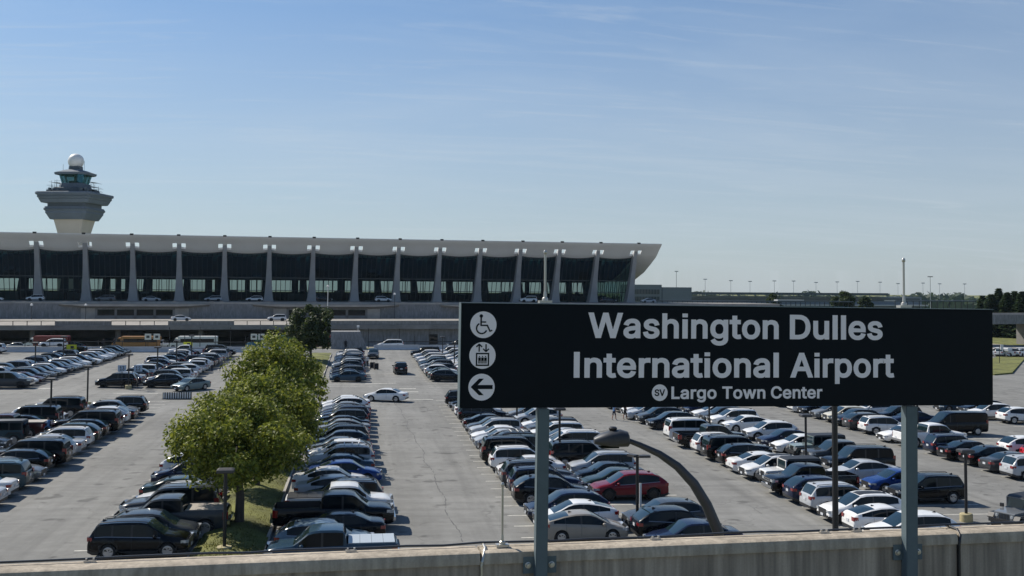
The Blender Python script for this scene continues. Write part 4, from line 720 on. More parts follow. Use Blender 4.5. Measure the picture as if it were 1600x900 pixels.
# the sign
SG = thing('station_sign', 'dark station name sign on two posts reading Washington Dulles International Airport', 'sign'); SG.matrix_world = WM @ Matrix.Translation((0, 0, 13.088)) @ Matrix.Rotation(math.radians(.5), 4, 'Y')
SW, SH = 5.364, .947
b = MB(); b.box((SW/2, .06, -SH/2), (SW, .12, SH)); pn = b.obj('panel', 'sign', SG)
bm = bmesh.new(); bm.from_mesh(pn.data); bmesh.ops.bevel(bm, geom=bm.edges[:], offset=.008, segments=2, affect='EDGES'); bm.to_mesh(pn.data); bm.free()
b = MB()
b.box((SW/2, .06, .004), (SW+.012, .135, .006)); b.box((-.004, .06, -SH/2), (.006, .135, SH)); b.obj('edge_trim', 'steel', SG)
GL = json.loads(GLYPHS)
def glyph_mesh(name, text, u0, u1, base, cap_h, n, m_, track=.012, space=.20):
    """flat lettering 2 mm proud of the panel; width fitted between u0 and u1"""
    x = 0; polys = []
    for ch in text:
        if ch == ' ': x += space; continue
        a, gs = GL[ch]
        for g in gs: polys.append([[(px/1000+x, py/1000) for px, py in l] for l in g])
        x += a/1000+track
    xs_ = [p[0] for g in polys for l in g for p in l]; x0, x1 = min(xs_), max(xs_); s = (u1-u0)/(x1-x0); sy = cap_h/.553; y0 = -.022
    cu = bpy.data.curves.new(name, 'CURVE'); cu.dimensions = '2D'; cu.fill_mode = 'BOTH'; cu.extrude = .0006
    for g in polys:
        for l in g:
            sp_ = cu.splines.new('POLY'); sp_.points.add(len(l)-1); sp_.use_cyclic_u = True
            for p, q in zip(sp_.points, l): p.co = ((q[0]-x0)*s, (q[1]-y0)*sy, 0, 1)
    o = bpy.data.objects.new(name, cu); COL.objects.link(o); bpy.context.view_layer.update()
    me = bpy.data.meshes.new_from_object(o.evaluated_get(bpy.context.evaluated_depsgraph_get())); bpy.data.objects.remove(o); bpy.data.curves.remove(cu)
    me.name = name; me.materials.clear(); me.materials.append(MT[m_]); me.transform(Matrix.Translation((u0, n, base)) @ Matrix.Rotation(PI/2, 4, 'X')); return me
def text(name, t_, u0, u1, z0, ch, n=-.0012, m_='letter', **k): return ob(name, glyph_mesh(name, t_, u0, u1, z0, ch, n, m_, **k), SG)
Z = lambda z, u: z-13.088+.0087*u
def words(t_, u0, u1, z0, ch, track=.012, space=.20):
    adv = lambda w_: sum(GL[c][0]/1000+track for c in w_); ws = t_.split(); tot = sum(adv(w_) for w_ in ws)+space*(len(ws)-1); s = (u1-u0)/tot; x = u0
    for w_ in ws: text('lettering', w_, x, x+(adv(w_)-track-.03)*s, z0, ch); x += (adv(w_)+space)*s
words('Washington Dulles', 1.185, 4.178, Z(12.772, 1.2), .236)
words('International Airport', 1.052, 4.303, Z(12.407, 1.05), .238)
words('Largo Town Center', 1.997, 3.533, Z(12.199, 2), .117)
def disc(name, u, z, r, n=-.001, m_='letter'):
    b = MB(); b.lathe([(.0005, 0), (r, 0), (r, .002), (.0005, .002)], (u, n, z), 40, 0, 'Y'); return b.obj(name, m_, SG)
disc('line_bullet', 1.883, Z(12.26, 1.88), .077); text('bullet_letters', 'SV', 1.832, 1.935, Z(12.229, 1.9), .062, -.0024, 'sign', track=.0)
NI = -.0022
def flat(b, poly, n=NI): b.add([(u, n, z) for u, z in poly], [tuple(range(len(poly)))])
def bar(b, p, q, w_, n=NI):
    dx, dz = q[0]-p[0], q[1]-p[1]; l = math.hypot(dx, dz); a, c = -dz/l*w_/2, dx/l*w_/2
    flat(b, [(p[0]+a, p[1]+c), (p[0]-a, p[1]-c), (q[0]-a, q[1]-c), (q[0]+a, q[1]+c)], n)
def circ(b, u, z, r, n=NI, k=20): flat(b, [(u+r*math.cos(2*PI*i/k), z+r*math.sin(2*PI*i/k)) for i in range(k)], n)
# wheelchair symbol
u0, z0 = .202, Z(12.894, .2); disc('symbol_disc', u0, z0, .121); b = MB(); q = .121/112
def px(x, y): return (u0+(x-195)*q, z0-(y-176)*q)
circ(b, *px(176, 103), 15*q); bar(b, px(175, 112), px(175, 182), 13*q, NI-.0003); bar(b, px(175, 153), px(218, 153), 11*q, NI-.0006); bar(b, px(170, 181), px(232, 181), 12*q, NI-.0009); bar(b, px(228, 180), px(252, 230), 12*q, NI-.0012); bar(b, px(246, 232), px(271, 221), 11*q, NI-.0015)
n = 24; A0, A1 = math.radians(118), math.radians(338)
for i in range(n):
    a, c = A0+(A1-A0)*i/n, A0+(A1-A0)*(i+1)/n; cx, cz = px(181, 206)
    flat(b, [(cx+r*q*math.cos(t_), cz+r*q*math.sin(t_)) for r, t_ in ((38, a), (50, a), (50, c), (38, c))], NI-.0018)
b.obj('wheelchair_symbol', 'sign', SG)
# lift symbol
u0, z0 = .198, Z(12.616, .2); disc('symbol_disc', u0, z0, .121); b = MB()
def px(x, y): return (u0+(x-192)*q, z0-(y-440)*q)
for pq in (((136, 418), (249, 430)), ((136, 516), (249, 528)), ((136, 430), (148, 516)), ((237, 430), (249, 516))):
    (x0, y0), (x1, y1) = pq; flat(b, [px(x0, y0), px(x1, y0), px(x1, y1), px(x0, y1)])
for cx in (167, 192.5, 218):
    circ(b, *px(cx, 449), 5.5*q, NI, 10)
    x0, y0, x1, y1 = cx-11, 457, cx+11, 484; flat(b, [px(x0, y0), px(x1, y0), px(x1, y1), px(x0, y1)])
    for dx_ in (-5.5, 5.5): x0, y0, x1, y1 = cx+dx_-3.8, 484, cx+dx_+3.8, 508; flat(b, [px(x0, y0), px(x1, y0), px(x1, y1), px(x0, y1)], NI-.0002)
for cx, d in ((163, 1), (221, -1)):
    yt, yb = (345, 408) if d > 0 else (408, 345)
    bar(b, px(cx, yb), px(cx, yt+5*d), 11*q, NI-.0004); bar(b, px(cx, yt), px(cx-24, yt+24*d), 11*q, NI-.0008); bar(b, px(cx, yt), px(cx+24, yt+24*d), 11*q, NI-.0012)
b.obj('lift_symbol', 'sign', SG)
# arrow
u0, z0 = .194, Z(12.33, .2); disc('symbol_disc', u0, z0, .121); b = MB()
def px(x, y): return (u0+(x-189)*q, z0-(y-706)*q)
flat(b, [px(97, 705), px(167, 635), px(208, 635), px(157, 688), px(283, 688), px(283, 722), px(157, 722), px(208, 773), px(167, 773)]); b.obj('arrow_symbol', 'sign', SG)
for u0, u1 in ((.722, .832), (4.418, 4.542)):
    b = MB(); b.box(((u0+u1)/2, .06, -SH-.01-1.0), (u1-u0, .1, 2.0)); po = b.obj('post', 'steel', SG)
    bm = bmesh.new(); bm.from_mesh(po.data); bmesh.ops.bevel(bm, geom=bm.edges[:], offset=.006, segments=2, affect='EDGES'); bm.to_mesh(po.data); bm.free()
    for s in (-1, 1):
        uc = (u0+u1)/2+s*.105; k = MB(); k.box((uc, .098, 10.70-13.088), (.10, .016, .15)); o = k.obj('bracket', 'steel', SG)
        k = MB(); k.lathe([(.001, -.022), (.019, -.02), (.021, -.003), (.03, .0), (.03, .006)], (uc+s*.005, .086, 10.70-13.088), 12, 0, 'Y'); k.obj('bolt', 'alu', o, smooth=35)
rod(.437, .27, WT+.03, .57, 'thin metal lightning rod standing on the parapet itself')
rod(.787, .06, 13.092, .47, 'thin metal lightning rod on the sign top, in front of the terminal')
rod(4.425, .06, 13.06, .47, 'thin metal lightning rod on the sign top, against the sky')
# ------------------------------------------------------------------ curved street lamp just beyond the wall
SL = thing('street_lamp', 'big grey street lamp with a curved arm and cobra head beyond the wall', 'street lamp', (4.72, 12.7, gz(4.7, 12.7)))
b = MB(); zb_ = gz(4.7, 12.7)
P = [(0, 0, 0), (-.02, -.02, 6.5), (-.12, -.03, 8.9), (-.26, -.06, 9.92), (-.33, -.06, 10.28), (-.47, -.05, 10.6), (-.63, -.04, 10.86), (-.83, -.02, 11.07), (-1.05, 0, 11.22), (-1.29, .03, 11.33), (-1.45, .05, 11.39)]
b.tube([(x, y, z-zb_ if i > 1 else z) for i, (x, y, z) in enumerate(P)], [.10, .085, .072, .069, .068, .066, .062, .054, .044, .035, .030], 14); b.obj('pole', 'grey_metal', SL, smooth=60)
hd = MB(); c = Vector((-1.42, .05, 11.385-zb_)); d = Vector((-1, .12, -.02)).normalized(); sdv = Vector((.12, 1, 0)).normalized(); upv = Vector((0, 0, 1))
for t_, wd, hu, hl in ((0, .085, .075, .06), (.02, .12, .115, .08), (.12, .15, .145, .08), (.26, .16, .135, .075), (.40, .14, .095, .06), (.49, .08, .045, .035)):
    ring = []
    for k in range(14):
        a = 2*PI*k/14; s_, z_ = math.cos(a), math.sin(a); ring.append(c+d*t_*.88+sdv*.88*wd*math.copysign(abs(s_)**.7, s_)+upv*(.92*(hu if z_ > 0 else hl)*math.copysign(abs(z_)**.7, z_)))
    hd.v += [tuple(p) for p in ring]
for i in range(5):
    for k in range(14): a, e = i*14+k, i*14+(k+1) % 14; hd.f.append((a, e, e+14, a+14)); hd.m.append(0)
hd.f.append(tuple(range(13, -1, -1))); hd.m.append(0); hd.f.append(tuple(5*14+k for k in range(14))); hd.m.append(0)
hd.obj('lamp_head', 'grey_metal', SL, smooth=40)
b = MB(); b.lathe([(.001, 0), (.045, 0), (.055, .03), (.035, .045), (.001, .045)], tuple(c+d*.2+upv*.125), 12); b.obj('photocell', 'black', SL, smooth=40)
b = MB(); b.box(tuple(c+d*.25-upv*.072), (.22, .17, .02)); b.obj('lens', 'glass', SL)
# ------------------------------------------------------------------ lot lamps
MT['lamphead'] = mat('lamp_head_paint', (.05, .05, .052), .45)
def lot_lamp(x, y, label, h=3.95, two=False, bs=True, rz=0, r=.085):
    t = thing('lot_lamp', label, 'lamp post', (x, y, gz(x, y)), rz, 'black lamp posts in the lot')
    b = MB(); b.tube([(0, 0, .1), (0, 0, h)], r, 10); b.obj('pole', 'black', t, smooth=60)
    if bs:
        b = MB(); b.lathe([(.001, 0), (.36, 0), (.36, .42), (.33, .46), (.001, .46)], (0, 0, 0), 18); b.obj('lamp_base', 'base_y', t, smooth=35)
    if two:
        for a in (0, 2.0):
            b = MB(); b.box((.38, 0, h), (.62, .34, .13), 0); o = b.obj('lamp_head', 'lamphead', t); o.rotation_euler = (0, 0, a)
    else:
        b = MB(); b.rings([[(sx*w_, sy*w_*.8, z) for sx, sy in ((-1, -1), (1, -1), (1, 1), (-1, 1))] for w_, z in ((.34, h-.04), (.40, h), (.40, h+.12), (.30, h+.17))]); b.obj('lamp_head', 'lamphead', t)
    return t
for x, y, lb, two in ((15.0, 56.2, 'black lamp post with two heads beside the dark red suv', True), (14.7, 77.0, 'black lamp post between the sign post and the black large suv', False),
    (14.75, 98.5, 'black lamp post seen just below the sign, under the arrow symbol', False), (-6.15, 52.4, 'black lamp post on the grass island before the trees', False),
    (-26.6, 98.6, 'black lamp post rising beside the teal boxy off-roader', False), (-26.8, 112.2, 'black lamp post among dark suvs before the cross aisle, opposite the striped barrier', False),
    (-26.4, 129.5, 'black lamp post standing between the number plates 13 and 12', False), (-25.6, 143, 'black lamp post just behind the number plates', False),
    (-25.6, 157.5, 'second black lamp post behind the number plates', False), (-25.7, 172, 'third black lamp post behind the number plates, before the yellow sign', False), (-42.6, 150, 'black lamp post in the outermost far rows, nearer the cross aisle', False),
    (-43.2, 166, 'black lamp post in the outermost far rows, beside the yellow sign', False), (32.0, 73.2, 'black lamp post rising between white cars beyond the curved lamp', False), (32.0, 94.5, 'black lamp post just under the sign by the white suvs', False),
    (34.6, 57.1, 'black lamp post on a pale base next to the boxy grey off-roader', False), (51.2, 92.3, 'black lamp post close beside the second sign post', False), (14.4, 160, 'black lamp post in the far rows at the sign edge', False), (13.9, 176, 'farther black lamp post in the far rows at the sign edge', False)):
    lot_lamp(x, y, lb, two=two)
t = thing('tall_pole', 'tall dark pole standing behind the wall, its top hidden by the sign', 'pole', (18.6, 39.8, gz(18.6, 39.8)))
MB().tube([(0, 0, 0), (0, 0, 11.2)], [.125, .105], 12).obj('pole', 'black', t, smooth=60); b = MB(); b.box((0, 0, 11.25), (1.2, .5, .2)); b.obj('lamp_head', 'lamphead', t)
b = MB(); b.box((0, 0, 1.1), (.12, .05, 1.3)); tag(b.obj('white_sign', 'white', loc=(15.55, 57.6, gz(15.5, 57.6)+.5)), 'narrow white plate beside the two-headed lamp post', 'sign')
# pedestrian barrier, number plates, yellow signs
t = thing('striped_barrier', 'low black and white striped barrier rack beside the big tree', 'barrier', (-19.2, 119, gz(-19.2, 119))); t.scale = (.72, .72, .72)
b = MB()
for k in range(12): b.box((-1.9+.34*k, 0, .55), (.17, .1, .9), 0)
b.obj('bars', 'white', t); b = MB(); b.box((0, .08, .55), (4.2, .05, .95)); b.box((0, 0, .06), (4.3, .5, .1)); b.obj('frame', 'black', t)
for dx_, s in ((-1.35, '13'), (.45, '12')):
    t = thing('number_plate_sign', f'pale blue plate numbered {s} beside a lamp post at the cross aisle', 'sign', (-26.4+dx_, 130.2, gz(-26, 130)+2.0), 0, 'row number plates')
    MB().box((.45, 0, .35), (.95, .05, .75)).obj('plate', 'plateblue', t)
    me = glyph_mesh('numerals', s, .2, .72, .1, .5, -.032, 'trim'); ob('numerals', me, t); MB().tube([(.45, .06, -2.0), (.45, .06, .7)], .04, 6).obj('post', 'black', t)
for x, y, lb in ((-44.6, 176, 'yellow sign above the cars of the outermost far rows'), (-28.4, 186, 'yellow sign above the rows behind the number plates')):
    t = thing('yellow_sign', lb, 'sign', (x, y, gz(x, y)+1.5), 0, 'yellow lot signs'); MB().box((0, 0, .3), (1.5, .06, .75)).obj('plate', 'yellow', t); MB().box((.1, -.036, .3), (.5, .01, .4)).obj('mark', 'trim', t); MB().tube([(0, .08, -1.5), (0, .08, .6)], .04, 6).obj('post', 'black', t)
# ------------------------------------------------------------------ terminal
TU = Vector((math.cos(.1055), math.sin(.1055), 0)); TV = Vector((-TU.y, TU.x, 0)); T0 = Vector((-86.2, 305.5, 0))
TM = Matrix(((TU.x, TV.x, 0, T0.x), (TU.y, TV.y, 0, T0.y), (0, 0, 1, 0), (0, 0, 0, 1)))
def tthing(name, label, cat, group=None): t = thing(name, label, cat, group=group); t.matrix_world = TM; return t
BAY = 12.19; NB = 14
TERM = tthing('terminal_building', 'long glass airport terminal with outward leaning columns and upswept concrete roof', 'terminal building')
prof = [(-9.0, 27.8), (-8.6, 27.3), (-7.6, 26.6), (-6.6, 25.9), (-5.7, 25.1), (-5.0, 24.55), (-4.2, 24.0), (0, 22.0), (6, 19.4), (14, 17.2), (22, 16.6), (32, 17.4), (42, 19.6), (50, 22.5)]
us = set()
for k in range(-3, NB+1):
    c = k*BAY
    us |= {c-1.75, c-.6, c+.6, c+1.75} | {c+BAY*t for t in (.25, .375, .5, .625, .75)}
us = sorted(u for u in us if u < NB*BAY+2.5)+[NB*BAY+3.6, NB*BAY+5.4, NB*BAY+7.4]
b = MB(); nu, npf = len(us), len(prof)
def rz_(u, v, z):
    t = (u/BAY) % 1; inb = u < NB*BAY
    return z-(.62*math.sin(PI*t)**.8*max(0, 1-abs(v+4.2)/3.2) if inb and abs(v+4.2) < 3.2 else 0)
def hole(i, j): # roof openings either side of every column head
    um = (us[i]+us[i+1])/2; k = round(um/BAY)
    return .6 < abs(um-k*BAY) < 1.75 and j in (3, 4) and k <= NB
for side, th in ((0, 0), (1, .5)):
    for j, (v, z) in enumerate(prof):
        for u in us: b.v.append((u, v, rz_(u, v, z)+th*(1 if j else .35)))
off = nu*npf
for j in range(npf-1):
    for i in range(nu-1):
        a = j*nu+i; lp = (a, a+1, a+nu+1, a+nu)
        if hole(i, j):
            continue
        b.f += [lp[::-1], tuple(x+off for x in lp)]; b.m += [0, 0]
        for di, dj, e in ((-1, 0, (a, a+nu)), (1, 0, (a+1, a+nu+1)), (0, -1, (a, a+1)), (0, 1, (a+nu, a+nu+1))):
            ii, jj = i+di, j+dj
            if ii < 0 or ii >= nu-1 or jj < 0 or jj >= npf-1 or hole(ii, jj): b.f.append((e[0], e[1], e[1]+off, e[0]+off)); b.m.append(0)
b.obj('roof', 'roofw', TERM, smooth=35)
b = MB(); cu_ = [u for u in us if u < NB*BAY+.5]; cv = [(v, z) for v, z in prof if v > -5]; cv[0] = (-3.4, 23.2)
b.rings([[(u, v, rz_(u, v, z)-.35) for u in cu_] for v, z in cv], closed=False); MT['ceiling'] = mat('dark_ceiling', (.012, .018, .024), .9); b.obj('ceiling', 'ceiling', TERM, smooth=40)  # sheet added under the roof, interior shade put into its dark colour
MT['mullion'] = mat('dark_mullion', (.012, .02, .024), .4)
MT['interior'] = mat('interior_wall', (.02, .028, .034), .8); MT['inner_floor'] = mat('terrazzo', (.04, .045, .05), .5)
BZ = 9.9
for k in range(-2, NB+1):
    c = k*BAY; b = MB()
    b.rings([[(c+sx*w_/2, v+sy*d_/2, z) for sx, sy in ((-1, -1), (1, -1), (1, 1), (-1, 1))] for z, v, w_, d_ in ((BZ, -.4, 2.9, 3.4), (10.8, -.55, 2.45, 3.2), (12.4, -.9, 2.1, 3.0), (15.5, -1.9, 1.65, 2.5), (19.5, -3.3, 1.3, 2.0), (23.2, -4.7, 1.12, 1.8), (25.5, -5.6, 1.15, 1.7))])
    b.obj('column', 'column', TERM, smooth=25)
    b = MB(); b.box((c, -8.7, 28.0), (.9, .7, .45)); b.obj('roof_light', 'black', TERM)
    if k < NB:
        # glass bay: leaning wall from sill to roof with a hanging lower edge
        def gv(z): return 1.2-(z-BZ)/(24-BZ)*5.2
        n = 8; b = MB(); m_ = MB()
        for q in range(n):
            a, e = c+.7+(BAY-1.4)*q/n, c+.7+(BAY-1.4)*(q+1)/n
            ta, te = rz_(a, -4.2, 24.0)-.05, rz_(e, -4.2, 24.0)-.05
            b.add([(a, gv(BZ), BZ), (e, gv(BZ), BZ), (e, gv(te), te), (a, gv(ta), ta)], [(0, 1, 2, 3)])
        for q in range(n+1):
            a = c+.7+(BAY-1.4)*q/n; ta = rz_(a, -4.2, 24.0); m_.rings([[(a-.07, gv(z)-.09, z), (a+.07, gv(z)-.09, z), (a+.07, gv(z)+.09, z), (a-.07, gv(z)+.09, z)] for z in (BZ, ta)])
        for z in (13.0, 16.6): m_.box((c+BAY/2, gv(z), z), (BAY-1.2, .2, .18 if z < 14 else .3))
        b.obj('glass_bay', 'curtain', TERM); m_.obj('glazing_bars', 'mullion', TERM)
        f_ = MB(); f_.rings([[(c+.5+(BAY-1.0)*q/12, gv(24)-.12+dv, rz_(c+.5+(BAY-1.0)*q/12, -4.2, 24.0)+dz) for dv, dz in ((0, -.28), (.3, -.28), (.3, .05), (0, .05))] for q in range(13)]); f_.obj('head_beam', 'mullion', TERM)
UE = NB*BAY
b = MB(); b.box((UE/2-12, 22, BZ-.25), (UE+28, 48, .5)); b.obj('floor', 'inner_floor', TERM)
b = MB(); b.box((UE/2-12, 45, 11.2), (UE+28, .5, 2.6)); b.box((UE/2-12, 45, 18.6), (UE+28, .5, 4.6)); k = -24
rd = random.Random(4)
while k < UE:
    wd = rd.choice([1.6, 2.2, .25, .25, .25]); b.box((k, 44.8, 14.4), (wd, .4, 4)); k += rd.choice([3.05, 3.05, 6.1])
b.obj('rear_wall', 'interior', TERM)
b = MB()
for k in range(-2, NB+1): b.rings([[(k*BAY+sx*w_/2, v+sy*.8, z) for sx, sy in ((-1, -1), (1, -1), (1, 1), (-1, 1))] for z, v, w_ in ((BZ, 40, 2.6), (20.5, 45.5, 1.6))])
b.obj('rear_columns', 'interior', TERM)['kind'] = 'stuff'
b = MB(); rd = random.Random(8)
for k in range(46):
    u = -20+rd.uniform(0, UE+14); b.box((u, rd.uniform(6, 30), BZ+1.1), (rd.uniform(2, 7), 1.6, rd.uniform(1.6, 2.6)), rd.choice([0, 0, 1]))
for k in range(30): b.box((-18+rd.uniform(0, UE+14), rd.uniform(3, 10), BZ+rd.uniform(2.2, 3)), (rd.uniform(.8, 3), .3, .5), 1)
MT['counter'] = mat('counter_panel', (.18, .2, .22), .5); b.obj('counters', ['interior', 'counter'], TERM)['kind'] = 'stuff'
b = MB(); b.add([(UE+.4, 1.2, BZ), (UE+.4, 45, BZ), (UE+.4, 45, 20.2), (UE+.4, 32, 17.3), (UE+.4, 22, 16.5), (UE+.4, 14, 17.1), (UE+.4, 6, 19.3), (UE+.4, 0, 21.9), (UE+.4, -3.8, 23.6)], [tuple(range(9))]); b.obj('end_glass', 'curtain', TERM)
b = MB()
for v in range(4, 46, 4): b.box((UE+.4, v, (BZ+itp(prof, v))/2), (.16, .16, itp(prof, v)-BZ-.1))
b.box((UE+.4, 23, 13), (.2, 44, .2)); b.obj('end_glazing_bars', 'mullion', TERM)
# ------------------------------------------------------------------ terminal roadways in front
RU0, RU1 = -60, UE+40
def tob(name, b, m_, kind='structure', **k): o = b.obj(name, m_, **k); o.matrix_world = TM; return tag(o, kind=kind)
b = MB(); b.box(((RU0+RU1)/2, -9.6, 9.55), (RU1-RU0, 23.6, .68)); tob('departures_road', b, 'road')
FW = tthing('roadway_wall', 'long grey concrete wall carrying the upper road before the terminal', 'wall')
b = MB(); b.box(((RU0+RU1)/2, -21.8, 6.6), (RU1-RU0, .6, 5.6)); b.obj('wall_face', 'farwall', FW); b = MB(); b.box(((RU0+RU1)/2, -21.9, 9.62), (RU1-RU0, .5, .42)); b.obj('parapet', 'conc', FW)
b = MB()
for k in range(int((RU1-RU0)/7)): b.box((RU0+7*k, -22.13, 6.6), (.12, .06, 5.4))
b.obj('joint_strips', 'conc_dark', FW)['kind'] = 'stuff'
for i, (a, c) in enumerate(((13.5, 40.5), (61.5, 90.5), (112, 140))):
    t = tthing('entrance_canopy', ('concrete canopy over the arrivals entrance below the third and fourth columns', 'concrete canopy over the arrivals entrance behind the dark round tree', 'concrete canopy over the arrivals entrance behind the sign')[i], 'canopy', 'arrivals entrance canopies')
    b = MB(); b.rings([[(u, v, z) for v, z in ((-22.2, 8.3+dz), (-24.6+dv, 8.75+dz), (-24.6+dv, 9.35), (-22.2, 9.2))] for u, dv, dz in ((a-5, 2.2, .5), (a, .3, .1), (a+3, 0, 0), (c-3, 0, 0), (c, .3, .1), (c+5, 2.2, .5))]); b.obj('canopy_slab', 'conc', t, smooth=20)
    b = MB(); b.box(((a+c)/2, -22.25, 6.7), (c-a-7, .3, 2.3)); b.obj('entrance_glass', 'glass', t)
    b = MB(); 
    for q in range(5): b.box((a+4+(c-a-8)*q/4, -22.5, 6.7), (.6, .3, 2.3))
    b.box(((a+c)/2, -22.5, 5.95), (c-a-8, .3, .8)); b.obj('entrance_frame', 'conc_dark', t)
    for s in (-1, 1): b = MB(); b.box(((a+c)/2+s*((c-a)/2-2), -22.4, 6.5), (3.4, .5, 3.4)); b.obj('side_pier', 'conc', t)
b = MB(); b.box(((RU0+RU1)/2, -48.2, 5.2), (RU1-RU0, 52.2, .7)); tob('arrivals_road', b, 'road')
OV = tthing('overpass_parapet', 'grey concrete parapet along the front edge of the arrivals overpass', 'parapet')
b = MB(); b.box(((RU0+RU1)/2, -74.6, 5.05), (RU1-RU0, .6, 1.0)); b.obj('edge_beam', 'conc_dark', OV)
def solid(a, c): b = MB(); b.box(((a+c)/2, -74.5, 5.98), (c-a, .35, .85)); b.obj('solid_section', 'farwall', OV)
def rail(a, c):
    b = MB(); n = max(2, int((c-a)/2.6))
    for q in range(n+1): b.box((a+(c-a)*q/n, -74.5, 5.98), (.14, .14, .85))
    b.box(((a+c)/2, -74.5, 6.42), (c-a, .12, .12)); b.obj('open_railing', 'black', OV)
rail(-30, 16); solid(16, 27); rail(27, 38.5); solid(38.5, 52); rail(52, 66); solid(66, RU1); solid(RU0, -30)
b = MB()
for k in range(14):
    u = -40+k*17; b.lathe([(.001, 0), (.55, 0), (.55, 4.85), (.001, 4.85)], (u, -71, 0), 10)
    b.lathe([(.001, 0), (.55, 0), (.55, 4.85), (.001, 4.85)], (u, -46, 0), 10)
b.obj('overpass_piers', 'conc_dark', OV)['kind'] = 'stuff'
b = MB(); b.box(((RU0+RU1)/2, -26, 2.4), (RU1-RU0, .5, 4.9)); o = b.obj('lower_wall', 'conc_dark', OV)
# wall in shade and sloping white panel at the right of the trees
t = tthing('retaining_wall', 'blue grey retaining wall under the overpass at the aisle head', 'wall')
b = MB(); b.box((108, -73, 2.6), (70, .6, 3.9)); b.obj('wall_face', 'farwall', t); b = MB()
for u, wd in ((96, 2), (108, 7), (121, 6), (130, 4)): b.box((u, -73.32, 2.2), (wd, .06, 2.2))
b.obj('openings', 'glass', t)
t = thing('ramp_wall', 'pale grey sloped end wall beside the round dark tree', 'wall', (-1.5, 205, gz(-1.5, 205)))
b = MB(); b.add([(-3.6, 0, 0), (3.2, 0, 0), (1.9, .4, 3.3), (-3.6, .4, 3.3), (-3.6, 6, 0), (3.2, 6, 0), (1.9, 6, 3.3), (-3.6, 6, 3.3)], [(0, 1, 2, 3), (5, 4, 7, 6), (1, 5, 6, 2), (4, 0, 3, 7), (3, 2, 6, 7)]); b.obj('wall_face', 'farwall', t)
b = MB(); b.tube([(1.5, 1, 3.3), (1.5, 1, 4.3)], .05, 6); b.box((1.5, .8, 4.3), (.5, .8, .35)); b.obj('camera_mast', 'white', t)
# ------------------------------------------------------------------ barrier wall, fence and road vehicles
def polyline_thing(name, label, cat, pts, h, th, m_, seg):
    t = thing(name, label, cat); b = MB(); j = MB()
    for (x0, y0), (x1, y1) in zip(pts, pts[1:]):
        l = math.hypot(x1-x0, y1-y0); n = max(1, int(l/seg)); a = math.atan2(y1-y0, x1-x0)
        for k in range(n):
            cx, cy = x0+(x1-x0)*(k+.5)/n, y0+(y1-y0)*(k+.5)/n; z = gz(cx, cy)
            ring = lambda dx, s=1: [Matrix.Translation((cx, cy, z)) @ Matrix.Rotation(a, 4, 'Z') @ Vector((dx, yy*th, zz*h)) for yy, zz in ((-1, 0), (1, 0), (1, .12), (.45, .4), (.3, 1), (-.3, 1), (-.45, .4), (-1, .12))]
            b.rings([ring(-l/n/2+.02), ring(l/n/2-.02)])
    b.obj('segments', m_, t); return t
MT['barrier'] = mat('pale_barrier', (.46, .48, .50), .7, noise=(.5, .85, 1.1))
polyline_thing('barrier_wall', 'long pale concrete barrier wall behind the rows with the yellow signs', 'barrier', [(-72, 187.5), (-9.5, 195.2)], .95, .3, 'barrier', 6)
polyline_thing('barrier_wall', 'pale concrete barrier wall at the head of the central aisle', 'barrier', [(3.0, 203.8), (20, 205.2)], .95, .3, 'barrier', 6)
def fence(label, pts, n_, h=2.3, tall=0):
    t = thing('metal_fence', label, 'fence'); b = MB()
    (x0, y0), (x1, y1) = pts
    for k in range(n_+1):
        x, y = x0+(x1-x0)*k/n_, y0+(y1-y0)*k/n_; z = gz(x, y); hh = h if not tall or k % 2 else tall
        b.box((x, y, z+hh/2), (.11, .11, hh))
    b.obj('posts', 'black', t)['kind'] = 'stuff'; b = MB(); a = math.atan2(y1-y0, x1-x0); l = math.hypot(x1-x0, y1-y0)
    for zz, th in ((.35, .07), (1.3, .16)): b.box(((x0+x1)/2, (y0+y1)/2, gz((x0+x1)/2, (y0+y1)/2)+zz), (l, .06, th), rz=a)
    b.obj('rails', 'black', t)
fence('black metal fence with tall posts before the green truck', ((-34, 201), (-10, 204)), 9, 2.6, 4.0); fence('low black post fence before the dark red truck', ((-66, 197), (-34, 201)), 8, 1.6)
fence('black metal fence before the blue grey retaining wall', ((2, 209), (26, 211)), 8, 2.4, 3.8)
